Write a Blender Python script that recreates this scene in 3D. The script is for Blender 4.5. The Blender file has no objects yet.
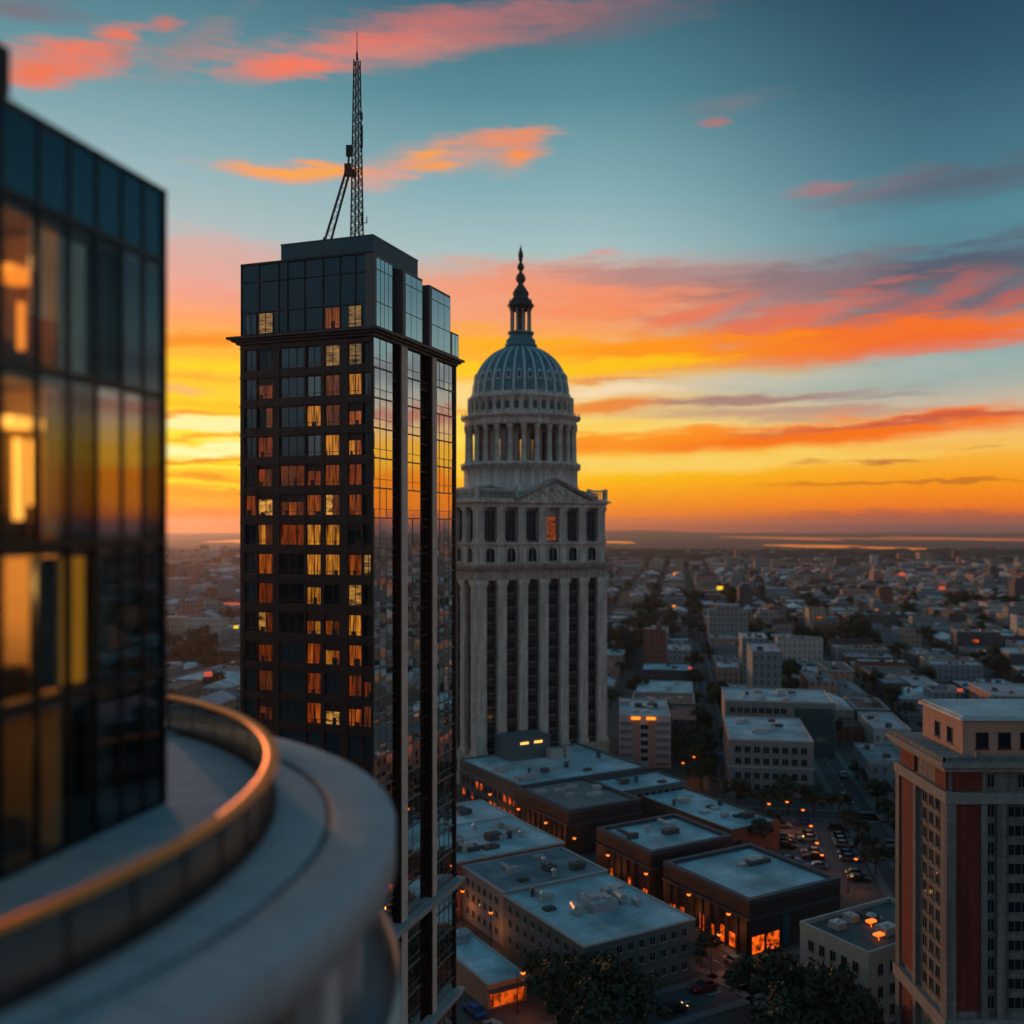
import bpy, math, random
from mathutils import Matrix, Vector
random.seed(7)
R = math.radians
sc = bpy.context.scene
COL = sc.collection
F, HZ, EYE = 1000.0, 527.0, 70.0

def lin(c):
    return tuple(((x / 255) / 12.92 if x <= 10 else (((x / 255) + .055) / 1.055) ** 2.4) for x in c) + (1.0,)

# ------------------------------------------------------------------ camera
cam_d = bpy.data.cameras.new('camera')
cam = bpy.data.objects.new('camera', cam_d); COL.objects.link(cam)
cam.location = (0, 0, EYE); cam.rotation_euler = (R(90), 0, 0)
cam_d.sensor_width = 36; cam_d.lens = 36 * F / 1024; cam_d.shift_y = (HZ - 512) / 1024
cam_d.clip_start = .2; cam_d.clip_end = 80000
cam_d.dof.use_dof = True; cam_d.dof.focus_distance = 113
cam_d.dof.aperture_fstop = (cam_d.lens / 1000) / 0.32
sc.camera = cam
sc.view_settings.view_transform = 'Standard'; sc.view_settings.look = 'None'
sc.view_settings.exposure = 0; sc.view_settings.gamma = 1
sc.cycles.max_bounces = 6; sc.cycles.transparent_max_bounces = 12
sc.cycles.volume_bounces = 0; sc.cycles.use_denoising = True; sc.cycles.use_adaptive_sampling = True; sc.cycles.adaptive_threshold = .03
sc.cycles.caustics_reflective = False; sc.cycles.caustics_refractive = False
sc.cycles.sample_clamp_indirect = 3

# ------------------------------------------------------------------ sky
SUN_AZ, SUN_EL = -28.0, 3.2
W = bpy.data.worlds.new('World'); sc.world = W; W.use_nodes = True
NT = W.node_tree; NT.nodes.clear()
def nd(t, **k):
    n = NT.nodes.new(t)
    for a, b in k.items(): setattr(n, a, b)
    return n
def put(sock, v):
    if isinstance(v, bpy.types.NodeSocket): NT.links.new(v, sock)
    else: sock.default_value = v
def m(op, a, b=0.0, c=None, clamp=False):
    n = nd('ShaderNodeMath', operation=op, use_clamp=clamp); put(n.inputs[0], a); put(n.inputs[1], b)
    if c is not None: put(n.inputs[2], c)
    return n.outputs[0]
def mixc(f, a, b):
    n = nd('ShaderNodeMix', data_type='RGBA'); put(n.inputs[0], f); put(n.inputs[6], a); put(n.inputs[7], b)
    return n.outputs[2]
def rng(x, a, b, c=0.0, d=1.0):
    n = nd('ShaderNodeMapRange', interpolation_type='SMOOTHSTEP')
    put(n.inputs[0], x)
    for i, v in enumerate((a, b, c, d)): n.inputs[1 + i].default_value = v
    return n.outputs[0]
tc = nd('ShaderNodeTexCoord'); sep = nd('ShaderNodeSeparateXYZ'); NT.links.new(tc.outputs['Generated'], sep.inputs[0])
dx, dy, dz = sep.outputs
az = m('ARCTAN2', dx, dy)
hyp = m('SQRT', m('ADD', m('MULTIPLY', dx, dx), m('MULTIPLY', dy, dy)))
el = m('DIVIDE', dz, m('MAXIMUM', hyp, .0001))
def ramp(stops):
    r = nd('ShaderNodeValToRGB'); NT.links.new(el, r.inputs[0])
    e = r.color_ramp.elements
    while len(e) < len(stops): e.new(.5)
    for i, (p, c) in enumerate(stops):
        e[i].position = p; e[i].color = lin(c)
    return r.outputs[0]
ZEN = (46, 106, 132)
left = ramp([(0, (232, 92, 24)), (.012, (250, 108, 6)), (.035, (255, 152, 0)), (.06, (255, 205, 10)), (.09, (255, 225, 60)), (.125, (255, 205, 30)), (.17, (255, 180, 50)), (.2, (250, 160, 100)), (.235, (228, 172, 155)), (.28, (172, 190, 192)), (.34, (145, 180, 187)), (.44, (95, 147, 158)), (.56, (62, 105, 125)), (1, ZEN)])
mid = ramp([(0, (190, 84, 40)), (.012, (246, 128, 8)), (.03, (255, 160, 0)), (.055, (255, 198, 0)), (.09, (254, 220, 90)), (.125, (250, 210, 130)), (.155, (255, 190, 50)), (.2, (250, 160, 95)), (.24, (228, 165, 140)), (.275, (165, 192, 194)), (.34, (130, 172, 180)), (.43, (85, 138, 150)), (.55, (50, 92, 112)), (1, ZEN)])
right = ramp([(0, (105, 65, 75)), (.009, (205, 90, 40)), (.020, (250, 124, 4)), (.045, (254, 158, 8)), (.065, (252, 180, 55)), (.085, (248, 194, 105)), (.115, (200, 182, 160)), (.15, (150, 175, 172)), (.19, (122, 158, 164)), (.235, (92, 130, 144)), (.28, (85, 136, 150)), (.34, (68, 116, 132)), (.42, (48, 88, 108)), (.53, (30, 60, 82)), (1, ZEN)])
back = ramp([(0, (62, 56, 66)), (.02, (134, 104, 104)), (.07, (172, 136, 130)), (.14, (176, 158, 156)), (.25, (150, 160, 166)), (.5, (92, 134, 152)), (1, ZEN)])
col = mixc(rng(az, -.32, 0.0), left, mid)
col = mixc(rng(az, .05, .42), col, right)
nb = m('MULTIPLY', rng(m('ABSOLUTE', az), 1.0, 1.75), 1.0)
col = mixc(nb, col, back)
# warped coordinates for the clouds
comb = nd('ShaderNodeCombineXYZ'); put(comb.inputs[0], az); put(comb.inputs[1], el)
def noise(sx, sy, scale, detail, rough=.55, loc=(0, 0, 0), rot=0):
    mp = nd('ShaderNodeMapping'); NT.links.new(comb.outputs[0], mp.inputs[0])
    mp.inputs['Scale'].default_value = (sx, sy, 1); mp.inputs['Location'].default_value = loc; mp.inputs['Rotation'].default_value = (0, 0, R(rot))
    n = nd('ShaderNodeTexNoise'); NT.links.new(mp.outputs[0], n.inputs['Vector'])
    n.inputs['Scale'].default_value = scale; n.inputs['Detail'].default_value = detail; n.inputs['Roughness'].default_value = rough
    return n.outputs['Fac']
n1 = noise(1, 3.2, 7, 4, loc=(3, 1, 0), rot=-8)
n2 = noise(1, 6, 16, 5, .6, loc=(9, 4, 0), rot=-4)
n3 = noise(1, 9, 6, 4, .6, loc=(2, 7, 0), rot=-2)
warp = nd('ShaderNodeCombineXYZ')
put(warp.inputs[0], m('ADD', az, m('MULTIPLY', m('SUBTRACT', n2, .5), .045)))
put(warp.inputs[1], m('ADD', el, m('ADD', m('MULTIPLY', m('SUBTRACT', n1, .5), .03), m('MULTIPLY', m('SUBTRACT', n2, .5), .018))))
n4 = noise(1, 5.5, 26, 3, .6, loc=(5, 2, 0), rot=-13)
ntex0 = m('ADD', m('MULTIPLY', m('SUBTRACT', n2, .5), 1.5), m('MULTIPLY', m('SUBTRACT', n3, .5), 1.1))
ntex = m('ADD', ntex0, m('MULTIPLY', m('SUBTRACT', n4, .5), 1.5))
hivar = m('MULTIPLY_ADD', n4, 1.5, .12, clamp=True)
nfine = m('MULTIPLY', m('SUBTRACT', n3, .5), .9)
def cloud(px, py, hw, hh, ang, c, op, soft=.75, tex=None, vary=None):
    global col
    a = math.atan((px - 512) / F); cs = math.cos(a)
    mp = nd('ShaderNodeMapping', vector_type='TEXTURE')
    se = nd('ShaderNodeVectorMath', operation='MULTIPLY_ADD')   # keeps the clouds evaluated one after the other
    NT.links.new(col, se.inputs[0]); se.inputs[1].default_value = (1e-7, 1e-7, 1e-7); NT.links.new(warp.outputs[0], se.inputs[2]); NT.links.new(se.outputs[0], mp.inputs[0])
    mp.inputs['Location'].default_value = (a, (HZ - py) / F * cs, 0)
    mp.inputs['Rotation'].default_value = (0, 0, R(ang))
    mp.inputs['Scale'].default_value = (hw / F * cs * cs, hh / F * cs, 1)
    ln = nd('ShaderNodeVectorMath', operation='LENGTH'); NT.links.new(mp.outputs[0], ln.inputs[0])
    d = m('ADD', ln.outputs['Value'], ntex if tex is None else tex)
    mask = rng(d, 1.0 + soft * .6, 1.0 - soft, 0.0, op)
    if vary is not None: mask = m('MULTIPLY', mask, vary)
    col = mixc(mask, col, lin(c))
CL = [
 (20, 8, 60, 14, 4, (130, 92, 104), .6), (70, 60, 75, 20, 14, (243, 118, 84), .95), (40, 75, 42, 11, 8, (250, 110, 58), .9),
 (118, 35, 26, 11, 22, (243, 115, 80), .9), (165, 26, 17, 10, 20, (225, 112, 92), .8), (122, 60, 16, 12, 30, (190, 120, 112), .6), (190, 50, 60, 18, 38, (170, 128, 128), .6),
 (405, 44, 165, 19, 11, (226, 130, 114), .9), (285, 68, 62, 12, 12, (252, 118, 86), .95), (380, 38, 60, 12, 14, (235, 118, 98), .8), (560, 20, 150, 20, 4, (140, 100, 108), .7), (450, 16, 110, 12, 8, (186, 112, 112), .8),
 (296, 170, 78, 8, 1, (238, 150, 118), .9), (275, 169, 48, 5, 0, (255, 165, 70), .9), (330, 171, 40, 5, 0, (255, 168, 50), .9), (375, 180, 30, 12, 5, (232, 160, 136), .8),
 (440, 158, 85, 15, 13, (238, 152, 120), .85), (430, 154, 26, 5, 12, (255, 165, 45), .95), (437, 166, 28, 6, 10, (255, 160, 50), .9), (500, 138, 52, 9, 8, (246, 142, 88), .9), (520, 150, 28, 17, 22, (246, 140, 92), .9), (515, 156, 10, 8, 20, (255, 150, 50), .8),
 (714, 122, 16, 5, 5, (190, 112, 106), .8), (728, 105, 48, 10, 8, (128, 122, 132), .5), 
 (822, 189, 34, 7, 3, (185, 112, 112), .75), (875, 192, 72, 12, 6, (132, 104, 114), .7), (975, 178, 110, 16, 9, (88, 92, 108), .75),
 (605, 253, 16, 5, 4, (222, 150, 145), .7),
 # left pink and the broad pink to orange veil
 (200, 262, 110, 30, 0, (226, 160, 148), .55), (215, 298, 90, 12, 0, (238, 150, 132), .5), (475, 300, 90, 26, 0, (248, 160, 122), .6),
 (640, 290, 200, 26, -4, (246, 142, 100), .85), (720, 275, 180, 14, -3, (150, 132, 138), .7), (600, 310, 90, 10, 0, (250, 138, 86), .7),
 (930, 272, 250, 26, 3, (84, 92, 108), .92), (960, 305, 210, 26, 3, (116, 92, 104), .85), (770, 300, 120, 20, 14, (165, 128, 130), .6),
 (780, 322, 120, 13, 12, (230, 110, 84), .8), (690, 318, 60, 9, 14, (240, 118, 80), .8), (915, 305, 90, 9, 14, (196, 102, 92), .7), (1010, 300, 40, 8, 12, (190, 96, 90), .6),
 (845, 340, 330, 20, 2.5, (248, 112, 28), .97), (640, 350, 150, 14, 0, (255, 150, 10), .95), (960, 345, 110, 10, 2, (242, 100, 44), .7),
 (590, 366, 130, 9, 2, (255, 196, 10), .95), (480, 346, 110, 16, 0, (255, 178, 15), .8), (470, 372, 90, 8, 0, (255, 205, 15), .8), (610, 380, 60, 3, 0, (232, 130, 70), .7),
 (740, 384, 230, 11, 2, (206, 198, 182), .7), (900, 380, 180, 20, 3, (150, 176, 172), .6), (610, 392, 70, 6, 0, (252, 222, 180), .8),
 (740, 402, 150, 5, 2, (160, 116, 116), .85), (600, 409, 60, 7, 2, (240, 130, 40), .85), (880, 398, 60, 3, 2, (150, 140, 140), .6), (780, 414, 170, 6, 0, (180, 136, 128), .7),
 (820, 432, 330, 13, 3.2, (250, 112, 4), .98), (930, 418, 190, 4, 2.5, (196, 86, 66), .8), (620, 440, 110, 10, 3, (255, 146, 20), .9), (615, 424, 60, 4, 3, (252, 205, 90), .8),
 (700, 462, 250, 10, 2, (252, 214, 110), .7), (885, 462, 40, 2.2, 0, (196, 116, 50), .9), (812, 462, 20, 1.6, 0, (220, 150, 60), .7), (980, 448, 18, 1.5, 0, (205, 140, 80), .7), (910, 484, 150, 2.2, 0, (192, 100, 30), .8), (940, 516, 190, 6, 0, (170, 84, 62), .7),
 # left gap stripes
 (200, 340, 95, 7, 3, (246, 140, 20), .9), (200, 500, 100, 7, 0, (255, 168, 0), .8), (200, 366, 90, 6, 5, (255, 212, 20), .9), (190, 379, 70, 4, 3, (248, 170, 40), .8), (175, 392, 40, 4, 0, (242, 176, 110), .9), (210, 405, 80, 5, 0, (255, 190, 10), .8),
 (200, 424, 95, 7, -4, (255, 240, 165), 1.0), (185, 414, 70, 3, 3, (236, 140, 5), .8), (215, 437, 60, 3, 3, (232, 150, 20), .8), (200, 451, 95, 8, 0, (255, 247, 175), 1.0), (190, 461, 80, 2.4, 2, (218, 140, 0), .9), (200, 469, 80, 3.5, 0, (255, 232, 70), .8), (190, 478, 90, 1.8, 0, (215, 140, 0), .8), (200, 485, 80, 3, 0, (255, 222, 30), .8), (460, 392, 50, 8, 0, (255, 218, 140), .8), (455, 425, 50, 12, 0, (255, 214, 60), .7), (460, 408, 50, 4, 0, (250, 170, 30), .7),
 # out of frame to the right and left, seen in the glass
 (1500, 475, 460, 36, 0, (255, 140, 12), .97), (1500, 425, 420, 16, 0, (255, 186, 50), .95), (1450, 375, 380, 14, 2, (196, 120, 104), .8), (1600, 300, 420, 24, 2, (120, 118, 130), .7),
]
for c in CL:
    hh = c[3]; hi = c[1] < 240
    cloud(*c[:7], soft=(.98 if hi else .75), vary=(hivar if hi else None), tex=(nfine if hh < 8 and not hi else None if hi else ntex0))
# sun glow low on the left
sd = Vector((math.sin(R(SUN_AZ)) * math.cos(R(SUN_EL)), math.cos(R(SUN_AZ)) * math.cos(R(SUN_EL)), math.sin(R(SUN_EL))))
dot = nd('ShaderNodeVectorMath', operation='DOT_PRODUCT'); NT.links.new(tc.outputs['Generated'], dot.inputs[0]); dot.inputs[1].default_value = sd
glow = m('MULTIPLY', m('POWER', m('MAXIMUM', dot.outputs['Value'], 0), 60.0), 1.0)
gl = nd('ShaderNodeMix', data_type='RGBA', blend_type='ADD'); put(gl.inputs[0], glow); put(gl.inputs[6], col); gl.inputs[7].default_value = (.2, .03, .0, 1)
below = mixc(rng(dz, -.03, -.001), lin((24, 28, 36)), gl.outputs[2])
sky = nd('ShaderNodeTexSky', sky_type='NISHITA', sun_disc=False)
sky.sun_elevation = R(SUN_EL); sky.sun_rotation = R(SUN_AZ)
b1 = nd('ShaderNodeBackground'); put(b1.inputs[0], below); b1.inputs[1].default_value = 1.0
b2 = nd('ShaderNodeBackground'); put(b2.inputs[0], sky.outputs[0]); b2.inputs[1].default_value = .003
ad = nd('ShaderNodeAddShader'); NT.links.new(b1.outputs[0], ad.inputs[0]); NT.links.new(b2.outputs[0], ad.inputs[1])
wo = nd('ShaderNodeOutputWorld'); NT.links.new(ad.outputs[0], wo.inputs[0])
W.cycles.sampling_method = 'MANUAL'; W.cycles.sample_map_resolution = 512

# ------------------------------------------------------------------ sun
sl = bpy.data.lights.new('sun', 'SUN'); sl.energy = 1.3; sl.angle = R(1.0); sl.color = (1, .42, .2)
so = bpy.data.objects.new('sun', sl); COL.objects.link(so)
so.rotation_euler = (-sd).to_track_quat('-Z', 'Y').to_euler(); so.location = (0, 0, 300)

# ------------------------------------------------------------------ materials
MATS = {}
def mat(name, base, rough=.7, metal=0.0, var=.12, scale=.6, bump=0.0, spec=.5, emit=None, es=0.0, base2=None, tex='noise', stretch=(1, 1, 1)):
    if name in MATS: return MATS[name]
    M_ = bpy.data.materials.new(name); M_.use_nodes = True
    nt = M_.node_tree; n = nt.nodes; P = n['Principled BSDF']
    P.inputs['Roughness'].default_value = rough; P.inputs['Metallic'].default_value = metal
    P.inputs['Specular IOR Level'].default_value = spec
    t = n.new('ShaderNodeTexCoord'); mp = n.new('ShaderNodeMapping'); nt.links.new(t.outputs['Object'], mp.inputs[0]); mp.inputs['Scale'].default_value = stretch
    no = n.new('ShaderNodeTexNoise'); nt.links.new(mp.outputs[0], no.inputs['Vector']); no.inputs['Scale'].default_value = scale; no.inputs['Detail'].default_value = 6; no.inputs['Roughness'].default_value = .65
    cr = n.new('ShaderNodeValToRGB'); nt.links.new(no.outputs['Fac'], cr.inputs[0])
    if tex in ('blocks', 'seams'):
        wv = n.new('ShaderNodeSeparateXYZ'); nt.links.new(t.outputs['Object'], wv.inputs[0])
        cbn = n.new('ShaderNodeCombineXYZ'); br = n.new('ShaderNodeTexBrick')
        if tex == 'blocks':
            adx = n.new('ShaderNodeMath'); nt.links.new(wv.outputs[0], adx.inputs[0]); nt.links.new(wv.outputs[1], adx.inputs[1]); nt.links.new(adx.outputs[0], cbn.inputs[0]); nt.links.new(wv.outputs[2], cbn.inputs[1])
            bw, bh, mo, lo, hi = 1.5, .75, .035, .62, 1.0
        else:
            nt.links.new(wv.outputs[0], cbn.inputs[0]); nt.links.new(wv.outputs[1], cbn.inputs[1]); bw, bh, mo, lo, hi = 9.0, 2.1, .05, .72, 1.0
        nt.links.new(cbn.outputs[0], br.inputs[0]); br.inputs['Scale'].default_value = 1; br.inputs['Brick Width'].default_value = bw; br.inputs['Row Height'].default_value = bh; br.inputs['Mortar Size'].default_value = mo
        br.inputs['Color1'].default_value = (hi, hi, hi, 1); br.inputs['Color2'].default_value = (hi * .88, hi * .88, hi * .88, 1); br.inputs['Mortar'].default_value = (lo, lo, lo, 1)
        st = n.new('ShaderNodeTexNoise'); smp = n.new('ShaderNodeMapping'); nt.links.new(t.outputs['Object'], smp.inputs[0]); smp.inputs['Scale'].default_value = (1.1, 1.1, .06) if tex == 'blocks' else (.12, .12, .12); nt.links.new(smp.outputs[0], st.inputs['Vector']); st.inputs['Scale'].default_value = 1.0; st.inputs['Detail'].default_value = 5
        sr = n.new('ShaderNodeMapRange'); nt.links.new(st.outputs['Fac'], sr.inputs[0]); sr.inputs[1].default_value = .35; sr.inputs[2].default_value = .65; sr.inputs[3].default_value = .62; sr.inputs[4].default_value = 1.12
        m1_ = n.new('ShaderNodeVectorMath'); m1_.operation = 'SCALE'; nt.links.new(br.outputs[0], m1_.inputs[0]); nt.links.new(sr.outputs[0], m1_.inputs['Scale'])
        m2_ = n.new('ShaderNodeVectorMath'); m2_.operation = 'MULTIPLY'; nt.links.new(m1_.outputs[0], m2_.inputs[0]); nt.links.new(cr.outputs[0], m2_.inputs[1]); cout = m2_.outputs[0]
    else: cout = cr.outputs[0]
    b = Vector(base[:3]); b2 = Vector(base2[:3]) if base2 else b
    cr.color_ramp.elements[0].position = .32; cr.color_ramp.elements[1].position = .68
    cr.color_ramp.elements[0].color = (*(b * (1 - var)), 1); cr.color_ramp.elements[1].color = (*(b2 * (1 + var)), 1)
    nt.links.new(cout, P.inputs['Base Color'])
    if bump:
        bu = n.new('ShaderNodeBump'); bu.inputs['Strength'].default_value = bump; bu.inputs['Distance'].default_value = .05
        nt.links.new(no.outputs['Fac'], bu.inputs['Height']); nt.links.new(bu.outputs[0], P.inputs['Normal'])
    if emit:
        P.inputs['Emission Color'].default_value = (*emit[:3], 1); P.inputs['Emission Strength'].default_value = es
    MATS[name] = M_; return M_

def glassy(name, base, refl=.45, tint=(.8, .85, .9), rough=.03, clear=False, wav=.0, ttint=(.75, .8, .8)):
    if name in MATS: return MATS[name]
    M_ = bpy.data.materials.new(name); M_.use_nodes = True
    nt = M_.node_tree; n = nt.nodes; n.clear()
    o = n.new('ShaderNodeOutputMaterial'); mx = n.new('ShaderNodeMixShader'); g = n.new('ShaderNodeBsdfGlossy')
    g.inputs['Color'].default_value = (*tint, 1); g.inputs['Roughness'].default_value = rough
    if clear:
        d = n.new('ShaderNodeBsdfTransparent'); d.inputs['Color'].default_value = (*ttint, 1)
    else:
        d = n.new('ShaderNodeBsdfDiffuse'); d.inputs['Color'].default_value = (*base[:3], 1)
    lw = n.new('ShaderNodeLayerWeight'); lw.inputs['Blend'].default_value = .25
    mr = n.new('ShaderNodeMapRange'); nt.links.new(lw.outputs['Fresnel'], mr.inputs[0])
    mr.inputs[3].default_value = refl; mr.inputs[4].default_value = min(1, refl + .4)
    t = n.new('ShaderNodeTexCoord'); no = n.new('ShaderNodeTexNoise'); nt.links.new(t.outputs['Object'], no.inputs['Vector']); no.inputs['Scale'].default_value = .35; no.inputs['Detail'].default_value = 2
    if wav:
        bu = n.new('ShaderNodeBump'); bu.inputs['Strength'].default_value = wav; bu.inputs['Distance'].default_value = .1
        nt.links.new(no.outputs['Fac'], bu.inputs['Height']); nt.links.new(bu.outputs[0], g.inputs['Normal'])
    ge = n.new('ShaderNodeNewGeometry'); inv = n.new('ShaderNodeMath'); inv.operation = 'SUBTRACT'; inv.inputs[0].default_value = 1; nt.links.new(ge.outputs['Backfacing'], inv.inputs[1])
    mm = n.new('ShaderNodeMath'); mm.operation = 'MULTIPLY'; nt.links.new(mr.outputs[0], mm.inputs[0])
    if clear: nt.links.new(inv.outputs[0], mm.inputs[1])     # a pane reflects from its outer face only
    else: mm.inputs[1].default_value = 1
    nt.links.new(mm.outputs[0], mx.inputs[0]); nt.links.new(d.outputs[0], mx.inputs[1]); nt.links.new(g.outputs[0], mx.inputs[2]); nt.links.new(mx.outputs[0], o.inputs[0])
    MATS[name] = M_; return M_

def lit(name, c, s, var=.8, stretch=(4, 4, .35), scale=1.0, refl=.06, c2=None):
    """lit window: warm light with curtains, seen behind a pane"""
    if name in MATS: return MATS[name]
    M_ = bpy.data.materials.new(name); M_.use_nodes = True
    nt = M_.node_tree; n = nt.nodes; n.clear()
    o = n.new('ShaderNodeOutputMaterial'); e = n.new('ShaderNodeEmission'); t = n.new('ShaderNodeTexCoord'); oi = n.new('ShaderNodeObjectInfo')
    va = n.new('ShaderNodeVectorMath'); va.operation = 'ADD'; sc_ = n.new('ShaderNodeVectorMath'); sc_.operation = 'SCALE'
    cb = n.new('ShaderNodeCombineXYZ')
    for k in range(3): nt.links.new(oi.outputs['Random'], cb.inputs[k])
    nt.links.new(cb.outputs[0], sc_.inputs[0]); sc_.inputs['Scale'].default_value = 40
    nt.links.new(t.outputs['Object'], va.inputs[0]); nt.links.new(sc_.outputs[0], va.inputs[1])
    mp = n.new('ShaderNodeMapping'); nt.links.new(va.outputs[0], mp.inputs[0]); mp.inputs['Scale'].default_value = stretch
    no = n.new('ShaderNodeTexNoise'); nt.links.new(mp.outputs[0], no.inputs['Vector']); no.inputs['Scale'].default_value = scale; no.inputs['Detail'].default_value = 4
    cr = n.new('ShaderNodeValToRGB'); nt.links.new(no.outputs['Fac'], cr.inputs[0])
    a = Vector(c[:3]); b = Vector((c2 or c)[:3])
    cr.color_ramp.elements[0].position = .35; cr.color_ramp.elements[1].position = .62
    cr.color_ramp.elements[0].color = (*(a * (1 - var)), 1); cr.color_ramp.elements[1].color = (*b, 1)
    nt.links.new(cr.outputs[0], e.inputs[0])
    ms = n.new('ShaderNodeMath'); ms.operation = 'MULTIPLY_ADD'; nt.links.new(oi.outputs['Random'], ms.inputs[0]); ms.inputs[1].default_value = s * .6; ms.inputs[2].default_value = s * .7
    nt.links.new(ms.outputs[0], e.inputs[1])
    g = n.new('ShaderNodeBsdfGlossy'); g.inputs['Roughness'].default_value = .03; mx = n.new('ShaderNodeMixShader'); mx.inputs[0].default_value = refl
    nt.links.new(e.outputs[0], mx.inputs[1]); nt.links.new(g.outputs[0], mx.inputs[2]); nt.links.new(mx.outputs[0], o.inputs[0])
    MATS[name] = M_; return M_

# ------------------------------------------------------------------ mesh helpers
class MB:
    def __init__(s): s.v = []; s.f = []; s.m = []; s.sm = []
    def add(s, vs, fs, mi=0, smooth=False):
        o = len(s.v); s.v += [tuple(v) for v in vs]
        for f in fs: s.f.append([o + i for i in f]); s.m.append(mi); s.sm.append(smooth)
        return s
    def box(s, x0, x1, y0, y1, z0, z1, mi=0, top=None):
        vs = [(x0, y0, z0), (x1, y0, z0), (x1, y1, z0), (x0, y1, z0), (x0, y0, z1), (x1, y0, z1), (x1, y1, z1), (x0, y1, z1)]
        fs = [(0, 3, 2, 1), (4, 5, 6, 7), (0, 1, 5, 4), (1, 2, 6, 5), (2, 3, 7, 6), (3, 0, 4, 7)]
        s.add(vs, fs, mi)
        if top is not None: s.m[-5] = top
        return s
    def prism(s, pts, z0, z1, mi=0, cap=True):
        n = len(pts); vs = [(x, y, z0) for x, y in pts] + [(x, y, z1) for x, y in pts]
        fs = [(i, (i + 1) % n, n + (i + 1) % n, n + i) for i in range(n)]
        if cap: fs += [tuple(range(n - 1, -1, -1)), tuple(range(n, 2 * n))]
        return s.add(vs, fs, mi)
    def lathe(s, prof, cx=0, cy=0, n=48, mi=0, smooth=True, a0=0, a1=2 * math.pi):
        full = abs(a1 - a0 - 2 * math.pi) < 1e-4; k = n if full else n + 1
        vs = []
        for r, z in prof:
            for i in range(k):
                a = a0 + (a1 - a0) * i / n; vs.append((cx + r * math.cos(a), cy + r * math.sin(a), z))
        fs = []
        for j in range(len(prof) - 1):
            for i in range(n):
                i2 = (i + 1) % k; fs.append((j * k + i, j * k + i2, (j + 1) * k + i2, (j + 1) * k + i))
        s.add(vs, fs, mi, smooth)
        return s
    def tube(s, p, q, r0, r1=None, n=8, mi=0, smooth=True):
        r1 = r0 if r1 is None else r1
        p = Vector(p); q = Vector(q); d = (q - p).normalized(); u = d.orthogonal().normalized(); w = d.cross(u)
        vs = []
        for c, r in ((p, r0), (q, r1)):
            for i in range(n):
                a = 2 * math.pi * i / n; vs.append(c + (u * math.cos(a) + w * math.sin(a)) * r)
        fs = [(i, (i + 1) % n, n + (i + 1) % n, n + i) for i in range(n)]
        s.add(vs, fs, mi, smooth); s.add(vs, [tuple(range(n - 1, -1, -1)), tuple(range(n, 2 * n))], mi); return s
    def build(s, name, mats, parent=None, bevel=0):
        me = bpy.data.meshes.new(name); me.from_pydata(s.v, [], s.f)
        if not isinstance(mats, (list, tuple)): mats = [mats]
        for x in mats: me.materials.append(x)
        me.polygons.foreach_set('material_index', s.m); me.polygons.foreach_set('use_smooth', s.sm); me.update()
        o = bpy.data.objects.new(name, me); COL.objects.link(o)
        if parent is not None: o.parent = parent
        if bevel:
            b = o.modifiers.new('bevel', 'BEVEL'); b.width = bevel; b.segments = 2; b.limit_method = 'ANGLE'
        return o
def thing(name, label, cat, loc=(0, 0, 0), rz=0.0, group=None):
    o = bpy.data.objects.new(name, None); COL.objects.link(o); o.location = loc; o.rotation_euler = (0, 0, rz)
    o.empty_display_size = .1
    o['label'] = label; o['category'] = cat
    if group: o['group'] = group
    return o
def tag(o, label, cat, group=None):
    o['label'] = label; o['category'] = cat
    if group: o['group'] = group
    return o
def struct(o): o['kind'] = 'structure'; return o
def copy_tree(o, parent=None):
    c = o.copy(); COL.objects.link(c); c.parent = parent
    for ch in CH.get(o.name) or list(o.children): copy_tree(ch, c)
    return c
CH = {}
def inst(me_obj, parent, loc=(0, 0, 0), rz=0.0, name=None):
    c = me_obj.copy(); COL.objects.link(c); c.parent = parent; c.location = loc; c.rotation_euler = (0, 0, rz)
    return c

# common colours
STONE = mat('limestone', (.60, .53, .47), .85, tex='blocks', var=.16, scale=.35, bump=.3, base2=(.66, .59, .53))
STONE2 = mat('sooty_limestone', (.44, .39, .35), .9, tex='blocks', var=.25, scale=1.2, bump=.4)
DARKGLASS = glassy('dark_office_glass', (.008, .014, .02), .045, (.4, .75, .9), .06, wav=.02)
BLACKMETAL = mat('black_metal', (.02, .02, .022), .5, .3)
ASPH = mat('asphalt', (.05, .052, .056), .85, var=.3, scale=.15)
CONC = mat('pale_concrete', (.5, .5, .5), .75, var=.1, scale=.4)
ROOFT = mat('pale_membrane_roof', (.42, .58, .63), .6, tex='seams', var=.2, scale=.22, base2=(.46, .58, .62))
ROOFG = mat('grey_gravel_roof', (.22, .25, .27), .8, tex='seams', var=.25, scale=.3)
ROOFD = mat('dark_tar_roof', (.10, .105, .11), .85, var=.3, scale=.4)

# ------------------------------------------------------------------ ground, hills, water, haze
gm = mat('city_ground', (.045, .047, .048), .9, var=.35, scale=.012, base2=(.075, .07, .065))
g = MB(); rs = [0, 150, 400, 1000, 2500, 6000, 12500]; na = 64
g.v = [(0, 0, 0)]
for r in rs[1:]:
    for i in range(na): a = 2 * math.pi * i / na; g.v.append((r * math.cos(a), r * math.sin(a), 0))
for i in range(na): g.f.append([0, 1 + i, 1 + (i + 1) % na])
for k in range(len(rs) - 2):
    for i in range(na):
        a = 1 + k * na + i; b = 1 + k * na + (i + 1) % na; g.f.append([a, a + na, b + na, b])
g.m = [0] * len(g.f); g.sm = [False] * len(g.f)
struct(g.build('ground', gm))
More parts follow.
